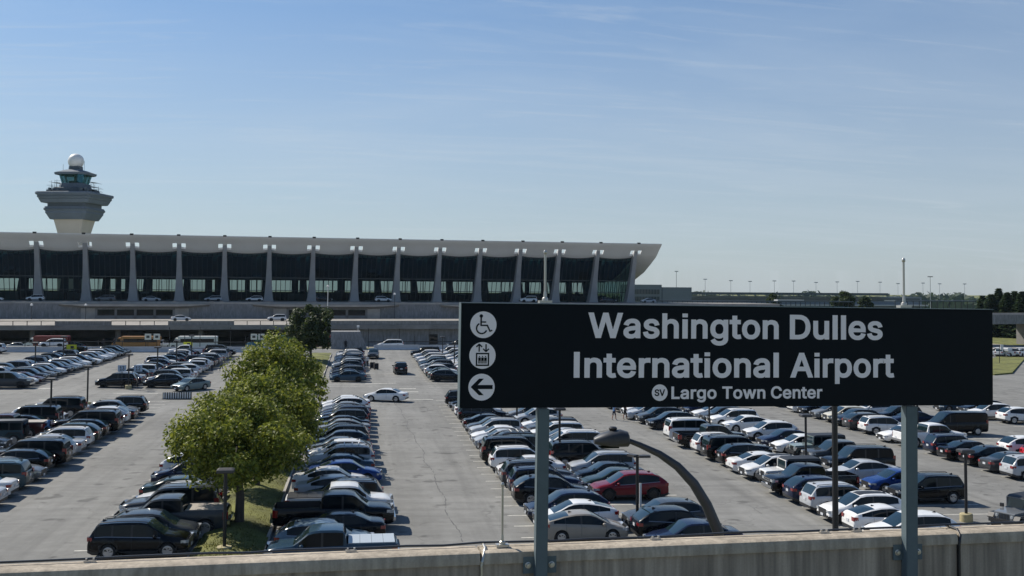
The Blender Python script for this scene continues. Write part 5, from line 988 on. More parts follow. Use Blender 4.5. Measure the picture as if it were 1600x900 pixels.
# road vehicles on the service road
def boxtruck(name, label, cat, x, y, rz, L_, H_, body_m, cab_m, cab=True, wins=0, stripe=None):
    t = thing(name, label, cat, (x, y, gz(x, y)), rz, 'vehicles on the service road'); b = MB()
    x0 = -L_/2; x1 = L_/2-(1.9 if cab else 0)
    b.rings([[(xx, -yy, .55+dz), (xx, yy, .55+dz), (xx, yy*.97, H_-dh), (xx, -yy*.97, H_-dh)] for xx, yy, dz, dh in ((x0, 1.1, .05, .15), (x0+.15, 1.22, 0, 0), (x1-.15, 1.22, 0, 0), (x1, 1.15, .05, .1))]); b.obj('body', body_m, t)
    if cab:
        c = MB(); c.rings([[(xx, -1.08, .5), (xx, 1.08, .5), (xx, 1.0, hh), (xx, -1.0, hh)] for xx, hh in ((x1+.05, 2.3), (x1+.5, 2.35), (x1+.95, 1.5), (x1+1.75, 1.25), (x1+1.85, .9))]); c.obj('cab', cab_m, t)
        g = MB()
        for s in (-1, 1): g.box((x1+.45, s*1.05, 1.75), (.6, .05, .6))
        g.obj('cab_window', 'glass', t)
    if wins:
        g = MB()
        for s in (-1, 1): g.box(((x0+x1)/2, s*1.225, H_*.68), ((x1-x0)*.86, .03, H_*.28))
        g.obj('side_window', 'glass', t)
    if stripe:
        for k, (sx, sw, sm) in enumerate(stripe):
            g = MB(); xx = x0+(x1-x0)*sx; g.add([(xx-sw/2, -1.235-.002*k, .7), (xx+sw/2, -1.235-.002*k, .7), (xx+sw/2+.8, -1.22-.002*k, H_-.3), (xx-sw/2+.8, -1.22-.002*k, H_-.3)], [(0, 1, 2, 3)]); g.obj('livery_panel', sm, t)
    for xx in (x0+1.4, L_/2-1.0):
        for s in (-1, 1):
            g = MB(); g.lathe([(.001, -.14), (.34, -.14), (.47, -.1), (.47, .1), (.34, .14), (.001, .14)], (xx, s*1.02, .47), 14, 0, 'Y'); g.obj('wheel', 'tyre', t, smooth=40)
    return t
boxtruck('box_truck', 'dark red box truck under the overpass, before the orange bus', 'truck', -62, 226, PI, 8.5, 2.75, 'red', 'white')
boxtruck('school_bus', 'orange bus with white panels under the overpass', 'bus', -45, 227.5, PI, 9.5, 2.6, 'orange', 'orange', True, 1, [(.5, 1.6, 'white'), (.8, 1.6, 'white')])
boxtruck('shuttle_bus', 'white shuttle bus under the overpass between orange bus and green truck', 'bus', -33.4, 225.5, PI, 9.6, 2.7, 'white', 'white', True, 1)
boxtruck('box_truck', 'green and blue box truck under the overpass beside the white plates', 'truck', -16.8, 226.5, PI, 12, 2.75, 'green', 'blue', True, 0, [(.12, 2.4, 'blue'), (.24, .7, 'white'), (.30, .9, 'trim')])
boxtruck('fire_truck', 'red truck with lights beside the round dark tree', 'truck', -6.4, 226, PI, 8, 2.9, 'red', 'red', True, 1)
for x, lb in ((-41.6, 'white square plate above the orange bus, nearer the red truck'), (-39.9, 'white square plate above the orange bus, nearer the white bus'), (-20.9, 'white square plate near the white bus, before the green truck'), (-19.4, 'white square plate directly above the green truck cab')):
    t = thing('overpass_sign', lb, 'sign', (x*1.0, 221.5, 3.75), 0, 'white plates hanging at the overpass'); MB().box((0, 0, -.1), (1.25, .06, 1.2)).obj('plate', 'white', t); MB().box((0, -.036, -.1), (.6, .01, .5)).obj('mark', 'grey_metal', t); MB().tube([(0, .08, -3), (0, .08, .5)], .05, 6).obj('post', 'black', t)
def tcar(kind, col, u, v, z, fl, label):
    p = TM @ Vector((u, v, 0)); car(kind, col, p.x, p.y, .1055+(PI if fl else 0), label, '', True, z, 'cars on the terminal roads')
for i, (k_, c_, u_, n_) in enumerate((('suv', 'wht', .5, 'beside the first column'), ('sedan', 'slv', 30, 'between the third and fourth columns'), ('suv', 'wht', 57, 'before the sixth column'), ('sedan', 'wht', -9, 'outside the first column'), ('suv', 'slv', 46, 'beside the fifth column'), ('suv', 'wht', 92.5, 'beside the ninth column'), ('big_suv', 'wht', 136, 'just above the sign near its rod'), ('suv', 'dgr', 160, 'near the last column'), ('sedan', 'slv', 174, 'beyond the last column'), ('suv', 'blk', 76, 'between the seventh and eighth columns'), ('minivan', 'gry', 18, 'between the second and third columns'))):
    tcar(k_, c_, u_, -8-(i % 2)*3, 9.9, i % 2 == 0, f"{COLR[c_][1]} {KN[k_][0]} on the departures road, {n_}")
tcar('sedan', 'wht', 39.5, -45, 5.56, False, 'white sedan on the arrivals overpass before the canopy pier'); tcar('suv', 'wht', 62, -46, 5.56, True, 'white suv on the arrivals overpass behind the tree top'); tcar('sedan', 'wht', 72, -48, 5.56, False, 'white sedan on the arrivals overpass, half hidden by its parapet')
for u, v, z0, h, lb in ((75.5, -30, 5.56, 8.5, 'white lamp mast before the terminal near the round tree'), (3.5, -30, 5.56, 3.4, 'short lamp post on the arrivals road before the first column'), (16, -30, 5.56, 3.4, 'short lamp post on the arrivals road before the second column'), (94, -24, 5.56, 6.5, 'dark slender mast before the grey wall')):
    t = tthing('road_mast', lb, 'lamp post', 'masts on the terminal roads'); b = MB(); b.tube([(u, v, z0), (u, v, z0+h)], .09, 6); b.obj('pole', 'white' if 'white' in lb else 'grey_metal', t); b = MB(); b.lathe([(.001, 0), (.32, .1), (.3, .45), (.001, .6)], (u, v, z0+h-.1), 8); b.obj('lamp_head', 'white', t)
# ------------------------------------------------------------------ control tower
tx_, ty_ = -95.3, 376.0
TW = thing('control_tower', 'airport control tower with two stacked tiers and a white radar ball', 'control tower', (tx_, ty_, 0), .1055-.32)
MT['tower'] = mat('tower_concrete', (.10, .13, .165), .8, noise=(.2, .85, 1.1)); MT['tshaft'] = mat('tower_shaft', (.48, .44, .38), .8, noise=(.1, .9, 1.1)); MT['tband'] = mat('tower_band', (.05, .07, .085), .5)
TS = .80, .93
def sq(prof, m_, name, ch=.12, smooth=None, mi=None):
    b = MB(); R = []
    for r, z in prof:
        c = r*ch; R.append([(r, -r+c, z), (r, r-c, z), (r-c, r, z), (-r+c, r, z), (-r, r-c, z), (-r, -r+c, z), (-r+c, -r, z), (r-c, -r, z)])
    b.rings(R); return b.obj(name, m_, TW)
sq([(4.9, 0), (4.7, 31), (4.9, 32.0), (6.2, 36.8), (6.3, 37.6)], 'tshaft', 'shaft')
sq([(7.4, 37.2), (8.5, 39.0), (8.8, 39.3), (8.8, 40.0), (9.3, 40.4), (9.3, 41.0), (9.0, 41.2), (9.0, 41.5)], 'tower', 'lower_tier', .10)
sq([(8.2, 41.4), (8.2, 43.0)], 'tband', 'recess_band', .1)
sq([(9.34, 40.45), (9.34, 40.8)], 'tband', 'window_band', .10); sq([(10.86, 43.95), (10.86, 44.25)], 'tband', 'window_band', .10); sq([(11.34, 44.7), (11.34, 45.2)], 'tband', 'window_band', .10)
b = MB(); rd = random.Random(12)
for k in range(26):
    s_, ax = rd.choice((-1, 1)), rd.random() < .5; q_ = rd.uniform(-9.5, 9.5); h_ = rd.uniform(.4, 1.5); b.box((s_*rd.uniform(8.5, 11) if ax else q_, q_ if ax else s_*rd.uniform(8.5, 11), 46.4+h_/2), (rd.uniform(.4, 1.6), rd.uniform(.4, 1.6), h_))
b.obj('rooftop_equipment', 'tband', TW)['kind'] = 'stuff'
b = MB()
for x_, y_, h_ in ((-3, 2, 3.2), (3.5, -2, 2.6), (2, 3.5, 4), (-4, -3, 2.2)): b.tube([(x_, y_, 53.6), (x_, y_, 54.2+h_)], .07, 4)
b.obj('antennas', 'tband', TW)['kind'] = 'stuff'
sq([(10.1, 42.8), (10.8, 43.9), (10.8, 44.2), (11.3, 44.6), (11.3, 45.3), (11.9, 45.6), (11.9, 46.3), (11.5, 46.5)], 'tower', 'upper_tier', .10)
sq([(7.6, 46.4), (7.2, 48.0), (6.2, 48.2)], 'tband', 'equipment_level', .2); sq([(5.5, 48.1), (4.9, 49.8)], 'tower', 'cab_base', .3)
sq([(4.5, 49.7), (5.5, 52.9)], 'cabglass', 'cab_glass', .35)
b = MB()
for k in range(8):
    a = PI/8+k*PI/4; b.tube([(4.7*math.cos(a), 4.7*math.sin(a), 49.7), (5.7*math.cos(a), 5.7*math.sin(a), 52.9)], .16, 6)
b.box((0, 0, 50.2), (4, 4, 1)); b.box((1.6, -.6, 51.3), (3.2, 1.4, 3)); b.obj('cab_frame', 'tband', TW)
sq([(6.9, 52.8), (7.1, 53.5), (4.2, 54.4), (2.6, 54.7)], 'tower', 'cab_roof', .35); sq([(2.4, 54.6), (2.3, 55.9)], 'tband', 'radar_base', .3)
b = MB(); b.lathe([(max(.001, 3.25*math.sin(PI*k/14)), -2.7*math.cos(PI*k/14)) for k in range(15)], (0, 0, 57.7), 20); b.obj('radar_ball', 'white', TW, smooth=60)
b = MB(); rd = random.Random(2)
for k in range(30):
    a = 2*PI*k/30; r = 8.6; x, y = r*math.cos(a)*(1.1 if abs(math.cos(a)) > .7 else 1), r*math.sin(a)
    b.tube([(x, y, 46.4), (x, y, 48.6+rd.choice([0, .8, 2.2]))], .06, 4)
for z in (47.6, 48.7, 50.2):
    for s in (-1, 1): b.box((s*8.8, 0, z), (.08, 11, .08)); b.box((0, s*8.8, z), (16 if z < 50 else 9, .08, .08)); b.box((s*8.0, 0, z), (2.6, 4, .06))
b.obj('railings', 'tband', TW)['kind'] = 'stuff'
for c_ in TW.children: c_.data.transform(Matrix.Diagonal((.80, .80, .975, 1)))
# ------------------------------------------------------------------ far right: concourse, hotel, canopies, masts, woods, ramp
def far(px, Y): # direction of a sight line on the ground, used to find where far things stand
    t = math.tan(YAW+math.atan((px-800)/F)); return (t*Y, Y)
MT['far_bldg'] = mat('far_cladding', (.16, .19, .21), .6, noise=(.1, .9, 1.1)); MT['far_glass'] = mat('far_window', (.03, .05, .06), .1); MT['pale_roof'] = mat('pale_roof', (.42, .43, .43), .7)
x0, y0 = far(988, 420); x1, y1 = far(1080, 420)
t = thing('office_block', 'grey office block with a window grid beside the terminal', 'building', (x0, 420, 0)); w_ = x1-x0
b = MB(); b.box((w_*.25, 10, 8), (w_*.5, 20, 16.4)); b.box((w_*.76, 9, 7.6), (w_*.5, 18, 15.2)); b.obj('walls', 'far_bldg', t); 
for r_ in range(4):
    for c_ in range(9): g = MB(); g.box((1+c_*(w_*.5-2)/8.4, -.08, 4.6+r_*2.9), (1.0, .2, 1.9)); g.obj('window', 'far_glass', t)
x0, y0 = far(1075, 640); x1, y1 = far(1440, 640)
t = thing('concourse', 'long low concourse building on the horizon beyond the office block', 'building', (x0, 640, 0)); w_ = x1-x0
b = MB(); b.box((w_*.5, 10, 5.5), (w_, 20, 11)); b.obj('walls', 'far_bldg', t); b = MB(); b.box((w_*.42, 9, 12.6), (w_*.84, 26, 1.5)); b.obj('roof', 'tband', t)
b = MB(); b.box((w_*.5, -.3, 9.2), (w_*.98, .4, 1.6)); b.obj('window_band', 'far_glass', t)
b = MB(); b.box((w_*.5, -4, 5.6), (w_, 8, .8)); b.obj('canopy', 'pale_roof', t)
x0, _ = far(1010, 330); x1, _ = far(1330, 330)
t = thing('covered_walkway', 'covered walkway with dark posts and flat roof just above the sign', 'canopy', (x0, 330, 3)); w_ = x1-x0
b = MB(); b.box((w_/2, 0, 7.4), (w_, 3.4, .35)); b.obj('roof', 'tband', t); b = MB(); n = 42
for k in range(n+1): b.box((w_*k/n, -1.4, 5.6), (.16, .16, 3.5))
b.obj('posts', 'black', t)['kind'] = 'stuff'; b = MB(); b.box((w_/2, 0, 1.9), (w_, 6, 4.2)); b.obj('bank', 'conc', t); b = MB(); b.box((w_/2, 1.6, 4.9), (w_, .1, 1.8)); b.obj('glass_screen', MT['cabglass'], t); b = MB(); b.box((w_*.69, 0, 7.75), (9, 3.2, .5)); b.obj('roof_plant', 'pale_roof', t)
x0, _ = far(1390, 360); x1, _ = far(1520, 360)
t = thing('bus_shelter', 'dark framed shelter above the sign end next to the evergreens', 'canopy', (x0, 360, 3)); w_ = x1-x0
b = MB(); b.box((w_/2, 0, 7.6), (w_, 8, .4)); b.obj('roof', 'tband', t); b = MB()
for k in range(15): b.box((w_*k/14, -3.8, 5.3), (.2, .2, 4.4))
b.obj('posts', 'black', t)['kind'] = 'stuff'; b = MB(); b.box((w_/2, 0, 1.6), (w_, 12, 3.2)); b.obj('bank', 'conc', t)
x0, _ = far(1064, 325); t = thing('red_sign', 'bright red pylon sign standing before the office block', 'sign', (x0, 325, 7.5)); MB().box((0, 0, 1.2), (1.6, .3, 2.4)).obj('board', 'red', t); MB().box((.45, -.17, 1.2), (.35, .05, 1.9)).obj('stripe', 'orange', t); MB().tube([(0, .3, -5), (0, .3, 1)], .1, 6).obj('post', 'black', t)
MT['far_metal'] = mat('galvanised_mast', (.34, .37, .38), .5)  # mast grey lightened, distance haze put into the colour
MS = 'tall light masts on the horizon'
for i, (px, ytop, Y) in enumerate(((1057, 426, 620), (1102, 438, 900), (1142, 440, 900), (1172, 441, 950), (1210, 440, 900), (1240, 440, 850), (1275, 442, 950), (1308, 441, 900), (1340, 440, 850), (1375, 441, 880), (1403, 443, 950), (1442, 442, 900), (1453.5, 432, 520), (1468, 443, 900), (1507, 443, 900))):
    x, y = far(px, Y); d = Vector((x, y, 0)).dot(fwd); h = CAMZ+(458.5-ytop)*d/F
    t = thing('light_mast', ('tall light mast rising beside the office block', 'thin light mast between office block and small walkway tree, first', 'thin light mast between office block and small walkway tree, second', 'thin light mast close before the small walkway tree', 'thin light mast just behind the small walkway tree', 'thin light mast between the walkway trees, first', 'thin light mast between the walkway trees, second', 'thin light mast behind the taller walkway tree', 'thin light mast behind the low walkway tree', 'thin light mast past the low walkway tree', 'thin light mast just before the sky-lit lightning rod', 'thin light mast just past the sky-lit lightning rod', 'tall dark headed light mast past the lightning rod', 'thin light mast beside the tall dark headed one', 'last thin light mast before the evergreens')[i], 'light mast', (x, y, 0), 0, MS)
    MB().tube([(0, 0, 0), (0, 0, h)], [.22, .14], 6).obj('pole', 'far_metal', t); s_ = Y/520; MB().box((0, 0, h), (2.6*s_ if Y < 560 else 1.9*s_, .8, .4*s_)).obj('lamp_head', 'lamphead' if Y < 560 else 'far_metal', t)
for px, Y, wd, ht, lb in ((1210, 345, 5.2, 13.2, 'smallest tree behind the covered walkway, next to the office block'), (1317, 345, 7.5, 14.4, 'taller tree behind the covered walkway'), (1352, 350, 5.0, 12.4, 'low tree touching the taller tree behind the walkway')):
    x, y = far(px, Y); tree('far_tree', lb, x, y, wd*.62, 2.2, ht-3, 40+px, 'leaf_dark', .2, 60, 110, .42, 'trees behind the covered walkway', 3.0)
WD = ['leftmost', 'second from the left', 'third from the left', 'fourth', 'fifth', 'sixth', 'seventh', 'eighth', 'rightmost']
for i, (px, ht, Y) in enumerate(((1535, 12.6, 300), (1548, 13.0, 292), (1560, 14.8, 296), (1573, 13.6, 288), (1585, 14.0, 292), (1596, 13.9, 284), (1608, 15, 290), (1622, 14, 286))):
    x, y = far(px, Y); t = thing('evergreen_tree', ('short evergreen touching the shelter, above the sign corner', 'evergreen second from the shelter, above the sign edge', 'tallest pointed evergreen above the ramp start', 'low evergreen third past the sign edge', 'evergreen fourth past the sign edge', 'evergreen fifth past the sign edge, at the picture edge', 'evergreen sixth past the sign edge', 'evergreen seventh past the sign edge')[i], 'tree', (x, y, .3), 0, 'evergreens behind the ramp')
    rd = random.Random(70+i); b = MB()
    for k in range(2600):
        tt = rd.random()**.9; r = (1-tt)**.7*(3.9+.8*math.sin(tt*23+i))*rd.random()**.35+.15; a = rd.uniform(0, 2*PI); p = Vector((r*math.cos(a), r*math.sin(a), .5+tt*(ht-.7)-r*.12)); s_ = rd.uniform(.4, .9)
        d_ = Vector((math.cos(a), math.sin(a), rd.uniform(-.5, .3))); e_ = Vector((-math.sin(a), math.cos(a), rd.uniform(-.4, .4))); b.add([p-e_*s_*.5, p+d_*s_, p+e_*s_*.5, p-d_*s_*.4], [(0, 1, 2, 3)])
    b.obj('crown', 'leaf_fir', t); MB().tube([(0, 0, -.3), (0, 0, ht*.8)], [.25, .06], 7).obj('trunk', 'bark', t)
b = MB(); rd = random.Random(6)
for k in range(2600):
    px = rd.uniform(960, 1720); Y = rd.uniform(720, 1500); x, y = far(px, Y); hh = 8.6+2.4*(Y-720)/780+2.4*math.sin(px*.031)+1.5*math.sin(px*.11)+rd.uniform(-1.5, 1.5)
    c = Vector((x, y, hh*rd.uniform(.35, 1))); s_ = rd.uniform(2.5, 6); a = Vector((rd.gauss(0, 1), rd.gauss(0, 1), rd.gauss(0, .5))).normalized(); e = a.orthogonal().normalized(); b.add([c-a*s_, c-e*s_*.5, c+a*s_, c+e*s_*.5], [(0, 1, 2, 3)])
    if k % 2: b.add([(x-9, y, 0), (x+9, y, 0), (x+7, y+1, hh*.75), (x-7, y+1, hh*.72)], [(0, 1, 2, 3)])
tag(b.obj('distant_woods', 'leaf_far'), kind='stuff')
# ramp bridge at the right
t = thing('ramp_bridge', 'concrete ramp bridge below the evergreens behind the parked cars', 'bridge', (118, 236, 0), .25)
b = MB(); b.box((28, 0, 6.7), (90, 9, 1.4)); b.obj('deck', 'road', t); b = MB(); b.box((28, -4.6, 7.0), (90, .3, 2.3)); b.obj('parapet', 'farwall', t); b = MB(); b.box((28, 4.6, 7.9), (90, .3, 1.0)); b.obj('far_parapet', 'conc', t)
for xx in (-8, 12, 32, 52): MB().box((xx, 0, 2.9), (1.6, 6, 6)).obj('pier', 'conc_dark', t)
b = MB(); b.add([(60, 255, .4), (230, 300, .4), (230, 330, 7), (60, 330, 7)], [(0, 1, 2, 3)]); tag(b.obj('embankment', 'grass'), kind='structure')
def kisland(name, pts):
    b = MB(); b.prism(pts, 0, .32); o = b.obj(name, 'grass', loc=(0, 0, gz(*pts[0])-.1)); tag(o, kind='structure')
kisland('corner_island', [(99, 155), (104, 158), (132, 196), (127, 198), (106, 172), (98, 161)])
t = thing('row_sign', 'small white sign on a black post at the grass corner below the ramp', 'sign', (116, 180, gz(116, 180))); MB().tube([(0, 0, 0), (0, 0, 3.4)], .07, 6).obj('post', 'black', t); MB().box((.5, 0, 3.0), (.6, .06, 1.0)).obj('plate', 'white', t)
# summer haze over the whole place
b = MB(); b.box((0, 650, 45), (1900, 1700, 110)); hzm = bpy.data.materials.new('haze_air'); hzm.use_nodes = True; t_ = hzm.node_tree; t_.nodes.clear()
o_ = t_.nodes.new('ShaderNodeOutputMaterial'); v_ = t_.nodes.new('ShaderNodeVolumePrincipled'); v_.inputs['Color'].default_value = (.62, .82, 1, 1); v_.inputs['Density'].default_value = .00004; v_.inputs['Anisotropy'].default_value = .3
t_.links.new(v_.outputs[0], o_.inputs['Volume']); tag(b.obj('haze', hzm), kind='stuff')
# ------------------------------------------------------------------ parked rows (s sedan, u suv, b large suv, h hatchback, m minivan, p pickup, v van, j off-roader)
row('row between trees and central aisle', -1.2, 94.06, """17 p stl L coverw x.1; 16 u lbl R norail x-.2; 15 s blk L x.3; 14 p blk R open long x.1; 13 p wht R coverd x.2; 12 u dgr L x.3; 11 s slv R; 10 s wht R x-.3; 9 s blu R x.4;
8 s stl L; 7 u slv L rack x.15; 6 u wht L; 5 s dgr L; 4 u stl L; 3 u blk L; 2 s blk L; 1 s gry L; 0 s blk L; -1 u blk L; -2 u nvy L; -3 s nvy L; -4 s gry L; -5 u wht L; -6 s wht L""")
row('row by the lone tree lamp post', -10.0, 0, """@52.9 u blk R wag; @55.0 u dgr R norail; @57.2 p dgr L covert x.6; @59.9 b dgr L x.2; @62.4 u wht L; @65.2 s dgn R; @70.2 u nvy L x-.3; @72.9 u wht R x-.4; @75.5 s gry R; @78.1 u blk R""")
row('sign-side row of the central aisle', 11.7, 74.49, """7.7 h bei R; 6.7 h wht L; 5.9 u nvy L norail; 4.2 u blk R norail; 3.1 u nvy R; 2.1 u dgr R; 1 s wht L; 0 u wht R; -1.2 b blk R; -2.1 u dgn L; -3 u blk L rack; -4 s slv L; -5 s wht L; -6 u slv L; -7 s dgr L;
-8 s blk R; -10 u blk R; -11.2 u wht R; -12.4 u gry L; -13.5 u blk L; -15 u blk R""")
row('row under the curved lamp head', 16.6, 74.49, """8.7 s nvy L; 7.8 u blk R norail; 6.9 u dgr L norail; 3.8 u red L norail darkrim; 2.8 s dgn L; 1.9 s blk L; .9 u slv L; -.6 b blk R x-.4; -3 m wht L; -4.2 h slv L; -5.2 u wht L; -6.2 u dgr L; -7.3 s wht L; -9.2 u slv L; -10.4 s gry L""")
row('first row beyond the curved lamp', 28.6, 86.2, """13 u wht L norail; 12 h wht R; 11 u wht L broof norail; 10 u slv R; 9 u nvy R; 8 p blk L open x.4; 7 j wht L; 6 u wht L broof norail; 5 s wht R; 4 u blk R; 3 b blk R; 1.9 u wht R; .6 p blk R open x.2; -.9 b wht R; -3.6 u blk L; -5 u dgr L; -6.2 s slv L; -7.2 s wht L; -8.4 u gry R; -9.6 u wht L; -10.8 s blk L""")
row('second row beyond the curved lamp', 35.3, 0, """@62.6 u blk L; @66.1 s blu L; @69.6 s slv L x-.7; @72.7 b blk L x.4; @75.9 p dgr L coverd x.7; @78.7 j ltl L; @81.8 s wht L; @84.6 s nvy L; @88.6 u wht L norail; @93.8 s wht L; @97 u wht L; @99.8 u dgr L; @102.4 s wht L; @105.2 u nvy L; @110.3 s slv L; @113 u wht L""")
row('third row beyond the curved lamp', 47.8, 0, """@69.9 u slv R; @72.5 s dgr R; @75.3 s blk R; @77.9 s blk R x-.2; @80.4 u nvy R; @84.6 p wht R coverd x.3; @87.2 s wht L x-.6; @92 u wht R; @94.8 u dgr R; @97.4 u blk L; @100 u crm L; @102.6 s gry L; @105.4 u blk L; @108 s wht R; @113.1 u slv L""")
row('fourth row beyond the curved lamp', 53.4, 0, """@76.2 u brd R; @79.2 u wht R; @91.6 v blk L x1.0; @97.2 s nvy L; @99.8 u blk L; @104.8 s wht L; @107.4 u dgr L; @112.6 u wht L""")
row('fifth row beyond the curved lamp', 66.2, 0, """@99.2 u wht R; @102.2 u wht L x-1.6; @106 u blk L; @109 s stl L x-1""")
row('outer row across from the trees', -22.3, 0, """@64.3 s slv L; @66.9 s wht L; @69.6 m tea L; @72.3 s gry R; @75 u blk L norail; @77.5 b blk L; @80.1 u slv L; @82.7 s slv L; @85.3 u wht L; @87.9 u dgn L norail; @90.5 u blk L; @93.1 b blk L; @95.7 u nvy L; @98.3 u wht L norail; @101 s blk L; @103.7 u gry R; @106.5 u blk L""")
row('second outer row from the trees', -27.7, 0, """@76 s dgr R; @78.6 s slv R; @81.2 s blk R; @83.8 u dgr R; @87.6 j tea L x.4; @91 p mrn L covert; @93.9 s blk L; @96.6 b blk L; @99.6 u wht R; @104.2 b blk L; @106.9 s slv R""")
def seq(desc, X, y0, text, far=True):
    """stalls 2.6 m apart from the near end; '-' is an empty stall"""
    it = [f"@{y0+2.6*i} {w_[0]} {w_[1:4]} {w_[4:5] or 'L'}" for i, w_ in enumerate(text.split()) if w_ != '-']
    row(desc, X, 0, ';'.join(it), far)
seq('far row between plates and trees', -22.8, 131.5, 'ublkL sslvR udgrR uwhtL sslvL udgrR uwhtL ugryR uslvL sdgrR uwhtL ublkL unvyR udgrL uwhtL sgryL sblkR uslvL udgrL ublkR bblkR')
seq('far row with the number plates', -28.2, 131.7, 'ublkL snvyL sslvL udgrL sstlL uwhtL sblkL udgrL sgryL unvyL sdgrL uwhtR ustlL sblkL udgrL unvyL ssvL'.replace('ssvL', 'sslvL')+' uwhtL unvyL - pwhtL')
seq('far row past the number plates', -39.9, 130.5, 'bdgrR swhtR smrnR udgrR ugryR ublkR uwhtR unvyR sdgrR uslvR sgryR uwhtR ublkR swhtR udgrR uwhtR sslvR uwhtR udgrR sblkR udgnR ublkR')
seq('outermost far row', -45.2, 141, 'uwhtL swhtL udgrR unvyL uslvL sdgrL unvyL udgrL swhtL ublkL unvyL sgryL udgrL ublkL bblkL')
seq('far row by the dark tree', -1.3, 139.9, 'sstlL snvyL udgrL sblkL snvyL - udgrL uslvL ublkL udgrL sgryL ustlL uslvL udgrL ublkL uwhtL uslvL ublkL sslvL')
seq('far row at the aisle head', 11.6, 140.9, 'ublkR sltlR sdgnR uwhtR udgrL sgryL udgrL sslvL ustlL ublkL uwhtL sdgrL uwhtL sslvL unvyL uwhtL - bblkL')
seq('far row touching the sign edge', 16.6, 154, 'ultlL swhtL uslvL ucrmL swhtL uwhtL sdgrL uwhtL unvyL uslvL swhtL udgrL uwhtL pslvL')
seq('first far row behind the sign', 28.8, 134, 'uwhtL sgryL ublkR uslvL udgrL - swhtL unvyR uwhtL sblkL uslvL udgrL uwhtL sgryL')
seq('second far row behind the sign', 35.2, 134, 'sblkL uwhtL udgrL uslvR swhtL ublkL unvyL - uwhtL sdgrL uslvL uwhtL ublkL')
seq('third far row behind the sign', 48.0, 134, 'uwhtR ublkR sslvR udgrL uwhtL sblkR unvyR uslvL - swhtL udgrR ublkL')
for kd, cl, px, py, yw, lb in (('pickup_truck', 'wht', 1562, 571, 2.4, 'white pickup truck parked at the grass corner below the ramp'), ('suv', 'dgr', 1574, 560, 2.4, 'dark grey suv behind the white pickup below the ramp'), ('suv', 'wht', 1592, 556, .6, 'white suv behind the grass corner under the ramp'), ('suv', 'slv', 1566, 548, .6, 'silver suv under the ramp beside the sign edge'), ('pickup_truck', 'wht', 1594, 546, .6, 'white pickup with a bed cap under the ramp'), ('sedan', 'wht', 1576, 548, .6, 'white sedan under the ramp between silver suv and capped pickup')):
    t = math.tan(YAW+math.atan((px-800)/F)); Y = (CAMZ-.5)*F/(py-458)*1.02/ math.cos(math.atan((px-800)/F)+YAW)*math.cos(YAW); Y = min(Y, 215)*.93; car(kd, cl, t*Y, Y, yw, lb, 'cap' if 'capped' in lb else '', True)
car('sedan', 'wht', 3.1, 117.6, PI+.22-.52, 'white sedan turning out of the cross aisle into the central aisle', '')
car('suv', 'blk', 6.0, 152.3, PI/2+.03, 'black suv driving away up the central aisle, seen from behind', 'norail')
car('suv', 'dgr', 2.6, 181.5, -PI/2-.05, 'dark suv coming down the far end of the central aisle', '', True)
car('sedan', 'ltl', -19.2, 128.6, -2.25, 'pale teal sedan in the cross aisle half hidden by the big tree', '')
car('off_roader', 'gry', 37.0, 55.3, PI+.42, 'grey boxy off-roader facing the camera just above the parapet', '')
car('suv', 'wht', -54.5, 202.5, PI, 'white suv on the road behind the long barrier wall', 'norail', True)
car('suv', 'wht', -59.8, 186.0, PI, 'white suv driving before the long barrier wall', '', True)
car('minivan', 'wht', 6.2, 208.5, PI, 'white minivan beyond the barrier at the head of the aisle', '', True)
car('suv', 'wht', 22.4, 227, PI, 'roof-racked white suv under the overpass at the sign edge', 'rack', True); car('pickup_truck', 'blk', 20, 207.5, PI, 'black pickup on the road below the roof-racked white suv', '', True)
car('pickup_truck', 'wht', -40.3, 228.5, PI, 'white pickup with gear under the overpass beside the shuttle bus', 'rack' if False else '', True)
car('sedan', 'slv', -67.3, 226, 0, 'silver sedan under the overpass behind the dark red truck', '', True); car('sedan', 'blk', -57, 226.5, PI, 'black sedan beside the dark red box truck', '', True)
